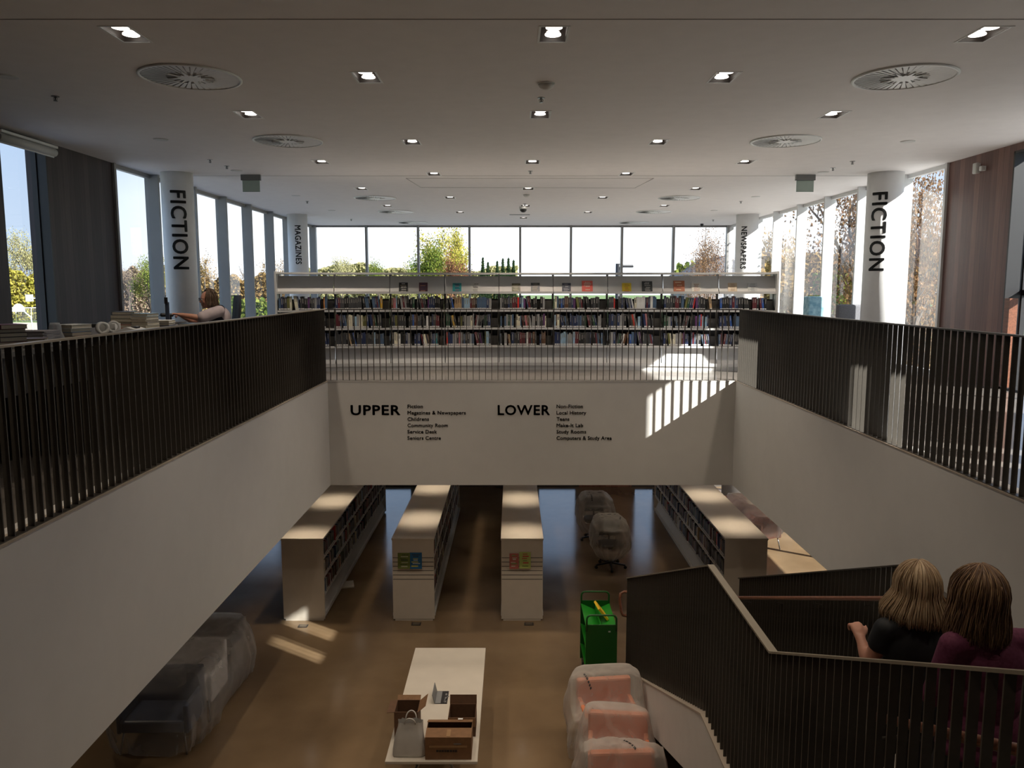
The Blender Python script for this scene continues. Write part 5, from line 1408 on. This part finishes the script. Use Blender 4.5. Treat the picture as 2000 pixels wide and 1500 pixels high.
walker('person', p1.x, 3.97, p1.z, 'blond person in a black short sleeved top walking down the stair, seen from behind', 2.196, 4.40, 2.36, 4.06, BTOP, TRS, H1, 0,
       dict(armL=((-.225, .02, -.545), (-.225, .14, -.455)), armR=((.22, .03, -.55), (.12, .20, -.50)), sleeve=.38, topname='blouse', hl=.155, flare=.095, shell=.08, n=1400, rad=.0026, seed=2, curl=1.0, wave=.003))
walker('person', p2.x+.055, 3.42, p2.z, 'auburn haired person in a plum cardigan following down the stair at the right edge', 2.524, 3.66, 2.688, 3.30, PTOP, TRS, H2, 0,
       dict(armL=((-.22, .03, -.60), (-.10, .19, -.66)), armR=((.23, .02, -.58), (.16, .18, -.52)), sleeve=1, topname='cardigan', hl=.175, flare=.030, shell=.01, n=1500, seed=5, curl=.8, sl=.12, hx=-.04, rad=.0024, fx=-.10, wave=.006))

# ---- the seated person at the desk
r = empty('person', (-3.93, 10.62, FU+.58), 'person in glasses, pale shirt and dark vest seated at the service desk, arm outstretched', 'person')
F = Vector((-.86, -.51, 0)).normalized(); R = Vector((F.y, -F.x, 0)); U = Vector((0, 0, 1))
hc0 = atY(400, 577, 10.6)
O = Vector((hc0.x+.13, 10.66, 0)); Zs = FU+.60
P = lambda a, f, z: O+R*a+F*f+U*(Zs+z)
hc = P(0, .11, .70)
b = MB(); head_geo(b, hc, F, 1.0); chain(b, [(P(0, .085, .64), .052), (P(0, .03, .58), .058)])
chain(b, [(P(-.14, .0, .555), .055), (P(.14, .0, .555), .055)]); ell(b, P(0, .0, .45), .17, .12, .16); ell(b, P(0, 0, .27), .16, .12, .18); ell(b, P(0, 0, .10), .18, .14, .14)
ARMS = ((-1, (-.21, .25, .46), (-.15, .49, .505)), (1, (.22, .20, .36), (.06, .42, .47)))
for s, el, wr in ARMS:
    sh = P(s*.17, .0, .55); e = P(*el); w_ = P(*wr)
    chain(b, [(sh, .052), (sh.lerp(e, .5), .046), (e, .038)]); chain(b, [(e, .038), (e.lerp(w_, .35), .040), (w_, .026)])
    d = (w_-e).normalized(); up = U-d*U.dot(d); hand(b, w_, d, up, d.cross(up)*(-s), .7)
for s in (-1, 1):
    chain(b, [(P(s*.09, .02, .06), .09), (P(s*.10, .44, .05), .06)]); chain(b, [(P(s*.10, .44, .05), .058), (P(s*.10, .42, -.36), .038)])
finish(b, 'body', SKIN, r, .0105, 4); eyes(hc, F, r)
b = MB(); chain(b, [(P(-.14, -.002, .55), .066), (P(.14, -.002, .55), .066)]); ell(b, P(0, 0, .45), .182, .132, .17); ell(b, P(0, 0, .24), .175, .135, .20)
for s, el, wr in ARMS:
    sh = P(s*.17, .0, .545); e = P(*el); chain(b, [(sh, .074), (sh.lerp(e, .5), .080), (sh.lerp(e, .88), .076)])
finish(b, 'shirt', mat('shirt_pale', (.50, .42, .44), .8, noise_amt=.1, noise_scale=10), r, .012, 5)
b = MB(); ell(b, P(0, -.015, .43), .150, .152, .175); ell(b, P(0, -.005, .22), .185, .148, .20); chain(b, [(P(-.08, -.03, .565), .062), (P(.08, -.03, .565), .062)])
finish(b, 'vest', mat('vest_navy', (.015, .017, .028), .85), r, .012, 5)
b = MB(); ell(b, P(0, .02, .06), .185, .16, .11)
for s in (-1, 1): chain(b, [(P(s*.09, .02, .06), .10), (P(s*.10, .44, .05), .072)]); chain(b, [(P(s*.10, .44, .05), .068), (P(s*.10, .42, -.38), .055)])
finish(b, 'trousers', TRS, r, .014, 5)
for s in (-1, 1):
    b = MB(); c = P(s*.10, .46, -.44); ell(b, c, .045, .045, .035); ell(b, c+F*.07-U*.005, .05, .05, .03); finish(b, 'shoe', DARKP, r, .01, 3)
h = MB(); Rm = Matrix((R, F, U)).transposed().to_4x4(); ell(h, hc-F*.028+U*.018, .084, .086, .106, Rm); ell(h, hc-F*.055-U*.055, .078, .055, .085, Rm)
H3 = [mat('hair_brown_a', (.085, .05, .032), .5), mat('hair_brown_b', (.15, .095, .06), .5)]
hs = finish(h, 'hair', H3[0], r, .012, 4)
hair_strands('hair_strands', hc+U*.004-F*.004, .080, .094, .110, F, 320, .085, .03, H3, hs, seed=8, wave=.004, front_gap=70)
g = MB()
for s in (-1, 1):
    c = hc+R*s*.033+F*.106-U*.002
    g.tube([c+R*(.024*math.cos(t))+U*(.019*math.sin(t)) for t in [2*PI*i/16 for i in range(17)]], .0022, 6)
    g.tube([c+R*s*.024+U*.006, hc+R*s*.082+F*.01+U*.004, hc+R*s*.083-F*.02-U*.004], .002, 6)
g.tube([hc+R*.009+F*.108+U*.002, hc+F*.112+U*.005, hc-R*.009+F*.108+U*.002], .002, 6); g.build('glasses', DARKP, r)
cp = P(.02, .02, 0)
a = math.atan2(F.y, F.x)-PI/2
oc = office_chair(cp.x-F.x*.02, cp.y-F.y*.02, a, 'tall dark blue swivel chair of the seated person at the service desk', mat('chair_navy', (.02, .024, .04), .7), z0=FU, seat=.53, back=.70, nm='desk_chair')
# scanner in the hand
hp = P(-.15, .60, .49)
s_ = empty('barcode_scanner', hp, 'black handheld barcode scanner with a thin cable held by the seated person', 'barcode scanner')
b = MB(); chain(b, [(hp-U*.06, .016), (hp, .018)]); finish(b, 'handle', DARKP, s_, .006, 3)
b = MB(); chain(b, [(hp-F*.02+U*.01, .022), (hp+F*.10+U*.015, .026)]); finish(b, 'scan_head', DARKP, s_, .006, 3)
b = MB(); b.tube([hp+F*.11+U*.01, hp+F*.17-U*.0, hp+F*.22-U*.04, hp+F*.235-U*.085], .003, 6); b.build('cable', DARKP, s_)
# ================================================================ OUTSIDE
GR = mat('lawn', (.10, .16, .04), .9, col2=(.15, .22, .07), noise_scale=.2)
b = MB(); n = 80; b.box(-520, 520, -120, 620, -1.4, -.25); struct(b.build('ground', GR, recenter=False))
struct(bxobj('paving', -38, 38, -30, 64, -.249, -.24, mat('paving_light', (.52, .50, .47), .9, noise_amt=.08, noise_scale=.6)))  # unseen pale ground added to bounce sunlight up to the far ceiling
b = MB(); b.box(-150, -52, 92, 131, -.249, -.24); struct(b.build('sports_court', mat('court', (.48, .40, .33), .9, noise_amt=.06, noise_scale=.3)))
BARK = mat('bark', (.085, .065, .05), .9, noise_amt=.3, noise_scale=8)
BARKL = mat('bark_pale', (.22, .19, .16), .9, noise_amt=.25, noise_scale=8)
def leafm(name, a, c):
    m = bpy.data.materials.new(name); m.use_nodes = True; t = m.node_tree; t.nodes.clear()
    o = t.nodes.new('ShaderNodeOutputMaterial'); d = t.nodes.new('ShaderNodeBsdfDiffuse'); tl = t.nodes.new('ShaderNodeBsdfTranslucent'); mx_ = t.nodes.new('ShaderNodeMixShader'); mx_.inputs[0].default_value = .35
    g = t.nodes.new('ShaderNodeNewGeometry'); r = t.nodes.new('ShaderNodeValToRGB'); r.color_ramp.elements[0].color = (*a, 1); r.color_ramp.elements[1].color = (*c, 1)
    t.links.new(g.outputs['Random Per Island'], r.inputs[0]); t.links.new(r.outputs[0], d.inputs[0]); t.links.new(r.outputs[0], tl.inputs[0])
    t.links.new(d.outputs[0], mx_.inputs[1]); t.links.new(tl.outputs[0], mx_.inputs[2]); t.links.new(mx_.outputs[0], o.inputs[0]); return m
LV = {'autumn': leafm('leaf_autumn', (.20, .12, .05), (.42, .29, .12)), 'bare': leafm('leaf_bare', (.20, .15, .11), (.38, .29, .21)), 'green': leafm('leaf_green', (.07, .12, .02), (.24, .27, .06)),
      'yellow': leafm('leaf_yellow', (.26, .26, .04), (.50, .42, .10)), 'pale': leafm('leaf_pale', (.26, .25, .12), (.46, .42, .22)), 'dark': leafm('leaf_dark', (.02, .045, .02), (.05, .08, .035)), 'near': leafm('leaf_near', (.13, .06, .03), (.32, .20, .10)), 'rust': leafm('leaf_rust', (.14, .05, .03), (.30, .15, .09))}
tree_cache = {}
def tree_meshes(kind, seed):
    """unit tree, 10 m tall, crown about 6 m wide"""
    if (kind, seed) in tree_cache: return tree_cache[(kind, seed)]
    q = random.Random(seed*17+len(kind)); b = MB(); tips = []
    fir = kind == 'dark'
    if fir:
        b.tube([(0, 0, 0), (0, 0, 5), (0, 0, 10)], .15, 6, rads=[.16, .09, .02])
        for i in range(900):
            z = q.uniform(.8, 10)**1.0; R = (10-z)*.20+.02; a = q.uniform(0, 2*PI); s = q.random()**.5; tips.append((Vector((math.cos(a)*R*s, math.sin(a)*R*s, z-.25*s*R)), .08))
    else:
        def grow(p, d, L, rad, lvl):
            nseg = 3; pts = [p]; dd = d
            for k in range(nseg):
                dd = (dd+Vector((q.uniform(-.2, .2), q.uniform(-.2, .2), q.uniform(-.05, .14)))).normalized(); pts.append(pts[-1]+dd*L/nseg)
            b.tube(pts, rad, 5 if lvl else 8, rads=[rad, rad*.85, rad*.7, rad*.5])
            if lvl >= 2:
                for t in pts[1:]: tips.append((t, .5+.35*(3-lvl)))
            if lvl < 3:
                for k in range(5 if lvl == 0 else 4):
                    f = q.uniform(.45, 1.0); base = pts[0].lerp(pts[-1], f) if lvl else pts[0].lerp(pts[-1], q.uniform(.35, 1.))
                    a = q.uniform(0, 2*PI); sp = q.uniform(.45, 1.0)
                    nd = (dd+Vector((math.cos(a)*sp, math.sin(a)*sp, q.uniform(-.1, .35)))).normalized()
                    grow(base, nd, L*q.uniform(.5, .72), rad*.5, lvl+1)
        grow(Vector((0, 0, 0)), Vector((0, 0, 1)), 5.2, .20, 0)
    me_t = b.build('trunk', BARK, None, recenter=False); mt = me_t.data; bpy.data.objects.remove(me_t)
    b = MB(); dens = {'bare': 6, 'autumn': 12, 'green': 20, 'yellow': 18, 'pale': 14, 'dark': 7, 'rust': 10, 'near': 26}[kind]; sz = {'bare': .10, 'dark': .17, 'near': .085}.get(kind, .155)
    for t, sp in tips:
        for k in range(dens):
            p = t+Vector((q.gauss(0, 1), q.gauss(0, 1), q.gauss(0, .8)))*sp
            if p.z < .3: p.z = .3+q.random()
            M = Matrix.Rotation(q.uniform(0, 6.28), 4, 'Z') @ Matrix.Rotation(q.uniform(-1.2, 1.2), 4, 'X'); s = sz*q.uniform(.6, 1.4)
            vs = [p+(M @ Vector(v))*s for v in ((-.5, 0, -.3), (.45, .1, -.35), (.55, 0, .3), (-.1, -.1, .6))]
            f = b.bm.faces.new([b.bm.verts.new(v) for v in vs])
    o = b.build('foliage', LV[kind], None, recenter=False, normals=False); ml = o.data; bpy.data.objects.remove(o)
    tree_cache[(kind, seed)] = (mt, ml); return mt, ml
def tree(px, d, ytop, wpx, kind, seed, label, zb=-.25, group='trees beyond the glass', name='tree'):
    """tree at picture column px and depth d, its top seen at ytop, crown wpx wide"""
    p = atY(px, ytop, d); h = p.z-zb; wd = wpx*d/FPX
    r = empty(name, (p.x, d, zb), label, 'tree', group)
    mt, ml = tree_meshes(kind, seed)
    zt = 10 if kind == 'dark' else max(v.co.z for v in mt.vertices)*.98; xt = 3.4 if kind == 'dark' else 6.5
    for nm, me in (('trunk', mt), ('foliage', ml)):
        o = bpy.data.objects.new(nm, me); COL.objects.link(o); o.parent = r
    r.scale = (wd/xt, wd/xt, h/zt); r.rotation_euler = (0, 0, seed*1.3+px*.01)
    return r
def hedge(px0, px1, d, y0, y1, kind, seed, label, zb=-.25, n=2600, size=.30, thick=5):
    """dense undergrowth from column px0 to px1; tops run from y0 to y1"""
    q = random.Random(seed); b = MB()
    for i in range(n):
        t = q.random(); px = px0+(px1-px0)*t; yt = y0+(y1-y0)*t+5*math.sin(t*17+seed)+3*math.sin(t*41)
        dd = d+q.uniform(-thick, thick)/2; p = atY(px, yt, d); h = (p.z-zb)
        z = zb+h*(1-q.random()**1.6*1.0); c = Vector((p.x*dd/d, dd, z))
        M = Matrix.Rotation(q.uniform(0, 6.28), 4, 'Z') @ Matrix.Rotation(q.uniform(-1.2, 1.2), 4, 'X'); s = size*q.uniform(.6, 1.6)
        b.bm.faces.new([b.bm.verts.new(c+(M @ Vector(v))*s) for v in ((-.5, 0, -.3), (.45, .1, -.35), (.55, 0, .3), (-.1, -.1, .6))])
    o = b.build('undergrowth', LV[kind], None, normals=False); tag(o, label, 'bushes', None, 'stuff'); return o
# left: beyond the lawn
tree(40, 150, 455, 62, 'pale', 1, 'tall pale leaved poplar seen through the far left window, left of its pair')
tree(80, 155, 462, 50, 'pale', 2, 'tall pale leaved poplar seen through the far left window, right of its pair')
hedge(-60, 115, 140, 525, 540, 'yellow', 3, 'yellow green bushes behind the playing field, far left window', n=22000, size=.34)
hedge(200, 340, 132, 535, 520, 'bare', 4, 'grey brown bare thicket behind the field left of the fiction column', n=17000, size=.28)
for i, (px, d, y, w_, k, lab) in enumerate(((250, 128, 520, 70, 'bare', 'grey bare tree beside the dark wood panel'), (292, 118, 505, 60, 'green', 'green tree left of the left fiction column'), (345, 110, 505, 46, 'yellow', 'yellow green tree directly behind the left fiction column'),
        (410, 115, 505, 75, 'autumn', 'brown autumn tree right of the left fiction column'), (470, 112, 515, 60, 'bare', 'bare brown tree in the third pane of the left glazing'), (512, 108, 512, 60, 'autumn', 'orange brown tree behind the far left panes'), (560, 106, 510, 60, 'bare', 'bare tree behind the magazines column'))):
    tree(px, d, y, w_, k, 10+i, lab)
hedge(385, 560, 104, 545, 540, 'autumn', 5, 'tan brown thicket behind the left glazing', n=24000, size=.24)
hedge(430, 545, 70, 585, 592, 'green', 6, 'low green shrubs on the lawn behind the left glazing', n=3000, size=.25, thick=3)
# back
hedge(600, 1010, 150, 521, 526, 'pale', 7, 'pale tree line low in the back windows', n=30000, size=.40, thick=8)
for i, (px, d, y, w_, k, lab) in enumerate(((665, 140, 509, 50, 'pale', 'pale rounded tree low in the first back window'), (742, 140, 512, 44, 'green', 'green tree low in the second back window, left'), (795, 140, 514, 50, 'pale', 'pale tree low in the second back window, right'))):
    tree(px, d, y, w_, k, 20+i, lab)
tree(862, 90, 444, 104, 'yellow', 31, 'big yellow green tree in the middle of the back windows')
tree(903, 94, 450, 66, 'yellow', 33, 'right shoulder of the big yellow green tree, a second trunk')
tree(840, 82, 484, 60, 'green', 34, 'lower green tree in front of the big yellow one, left')
tree(885, 80, 492, 60, 'rust', 32, 'rusty brown smaller tree at the foot of the big yellow one')
for i, (px, y) in enumerate(((943, 505), (953, 514), (971, 512), (982, 507), (993, 506), (1003, 510))):
    tree(px, 120, y, 30, 'dark', 40, 'small dark spire shaped fir in the fourth back window, %s from the left' % ORD[i], name='fir_tree')
hedge(1322, 1358, 70, 522, 521, 'green', 8, 'green shrub beside the gabled roof in the last back window', n=900, size=.3)
tree(1398, 52, 436, 84, 'near', 50, 'bare reddish tree at the right end of the back windows')
tree(1372, 58, 474, 56, 'near', 51, 'smaller reddish tree over the gabled roof')
# house gable
d = 62; a = atY(1352, 531, d); c = atY(1402, 500, d); e_ = atY(1440, 531, d)
r = empty('house', (c.x, d+4, -.25), 'distant grey gabled house in the last back window', 'house')
b = MB(); b.box(a.x, e_.x+2, d, d+8, -.25, a.z-.2); b.build('wall', mat('house_wall', (.25, .25, .26), .8), r)
b = MB(); b.prism([(a.x-.3, a.z-.25), (c.x+.5, c.z), (e_.x+2.3, a.z-.25)], 'y', d-.3, d+8.3); b.build('roof', mat('house_roof', (.16, .16, .18), .8), r)
# street lamp
d = 38; p = atY(1207, 520, d)
r = empty('street_lamp', (p.x, d, -.25), 'dark street lamp with a flat arm outside the back windows', 'street lamp')
b = MB(); b.cyl((p.x, d, -.25), (p.x, d, p.z+.12), .11, seg=12); b.build('pole', DARKP, r)
q = atY(1236, 521, d); b = MB(); b.box(p.x, q.x, d-.1, d+.1, p.z-.03, p.z+.07); b.build('lamp_arm', GREYP, r); 
b = MB(); b.box(q.x-.5, q.x, d-.2, d+.2, p.z-.06, p.z+.02); b.build('lamp_head', DARKP, r)
# right side: close trees on the bank
for i, (px, d, y, w_, k, lab) in enumerate(((1790, 21, 290, 330, 'near', 'large leafy tree close outside the right glazing, tallest'), (1725, 27, 370, 170, 'near', 'thin branching tree behind the right fiction column'),
        (1835, 22, 330, 190, 'near', 'leafy tree close outside the right glazing beside the wood panel'), (1760, 23.5, 345, 200, 'near', 'leafy tree close outside the right glazing, behind the tallest one'),
        (1500, 46, 470, 90, 'autumn', 'orange brown tree beyond the newspapers column'), (1560, 42, 478, 90, 'near', 'reddish tree in the right glazing, second pane'), (1625, 36, 480, 110, 'autumn', 'brown tree in the widest right pane'))):
    tree(px, d, y, w_, k, 60+i, lab)
hedge(1470, 1700, 33, 505, 500, 'autumn', 9, 'brown leafy thicket outside the right glazing', n=9000, size=.17, thick=3)
hedge(1590, 1700, 30, 540, 535, 'green', 10, 'green patch of bushes low in the right glazing', n=3500, size=.15, thick=2)
hedge(1740, 1900, 24, 480, 470, 'autumn', 11, 'brown undergrowth beside the right wood panel', n=6000, size=.13, thick=2)
# ball hoops, fence on the playing field
WP = mat('post_white', (.75, .76, .76), .5)
p0 = atY(79, 622, 130); p1 = atY(79, 590, 130); p2 = atY(74, 583, 130); p3 = atY(61, 582, 130)
r = empty('basketball_hoop', (p0.x, 130, -.25), 'white gooseneck ball hoop post on the field, far left window', 'hoop')
b = MB(); b.tube([(p0.x, 130, -.25), p1, p2, p3], .10, 8); b.build('post', WP, r)
q = atY(57.5, 582, 130); b = MB(); b.box(q.x-.15, q.x+.15, 129.2, 130.8, q.z-.55, q.z+.55); b.build('backboard', WP, r)
d = 93; c = atY(38, 603, d); r = empty('basketball_hoop', (c.x, d, -.25), 'white fan shaped backboard on the court, far left window', 'hoop')
b = MB(); b.prism([(c.x+.75*math.cos(t)-.1, c.z-.35+.95*math.sin(t)) for t in [PI*i/16 for i in range(17)]], 'y', d-.04, d+.04); b.build('backboard', WP, r)
b = MB(); b.tube([(c.x+.3, d+.1, c.z-.2), (c.x+.9, d+.6, c.z-1.0), (c.x+1.0, d+.8, -.25)], .07, 8); b.build('post', WP, r)
d = 134; a = atY(-30, 601, d); c = atY(330, 601, d); r = empty('field_fence', ((a.x+c.x)/2, d, -.25), 'pale chain link fence along the far side of the field', 'fence')
b = MB(); b.box(a.x, c.x, d-.05, d+.05, a.z-.06, a.z+.06); b.build('top_rail', WP, r)
x = a.x
while x < c.x:
    b = MB(); b.cyl((x, d, -.25), (x, d, a.z+.05), .05, seg=6); b.build('post', WP, r); x += 2.6
b = MB(); zz = 0.
while zz < a.z: b.box(a.x, c.x, d-.01, d+.01, zz, zz+.045); zz += .28
x = a.x
while x < c.x: b.box(x, x+.045, d-.01, d+.01, -.25, a.z); x += .28
b.build('mesh', GREYP, r)
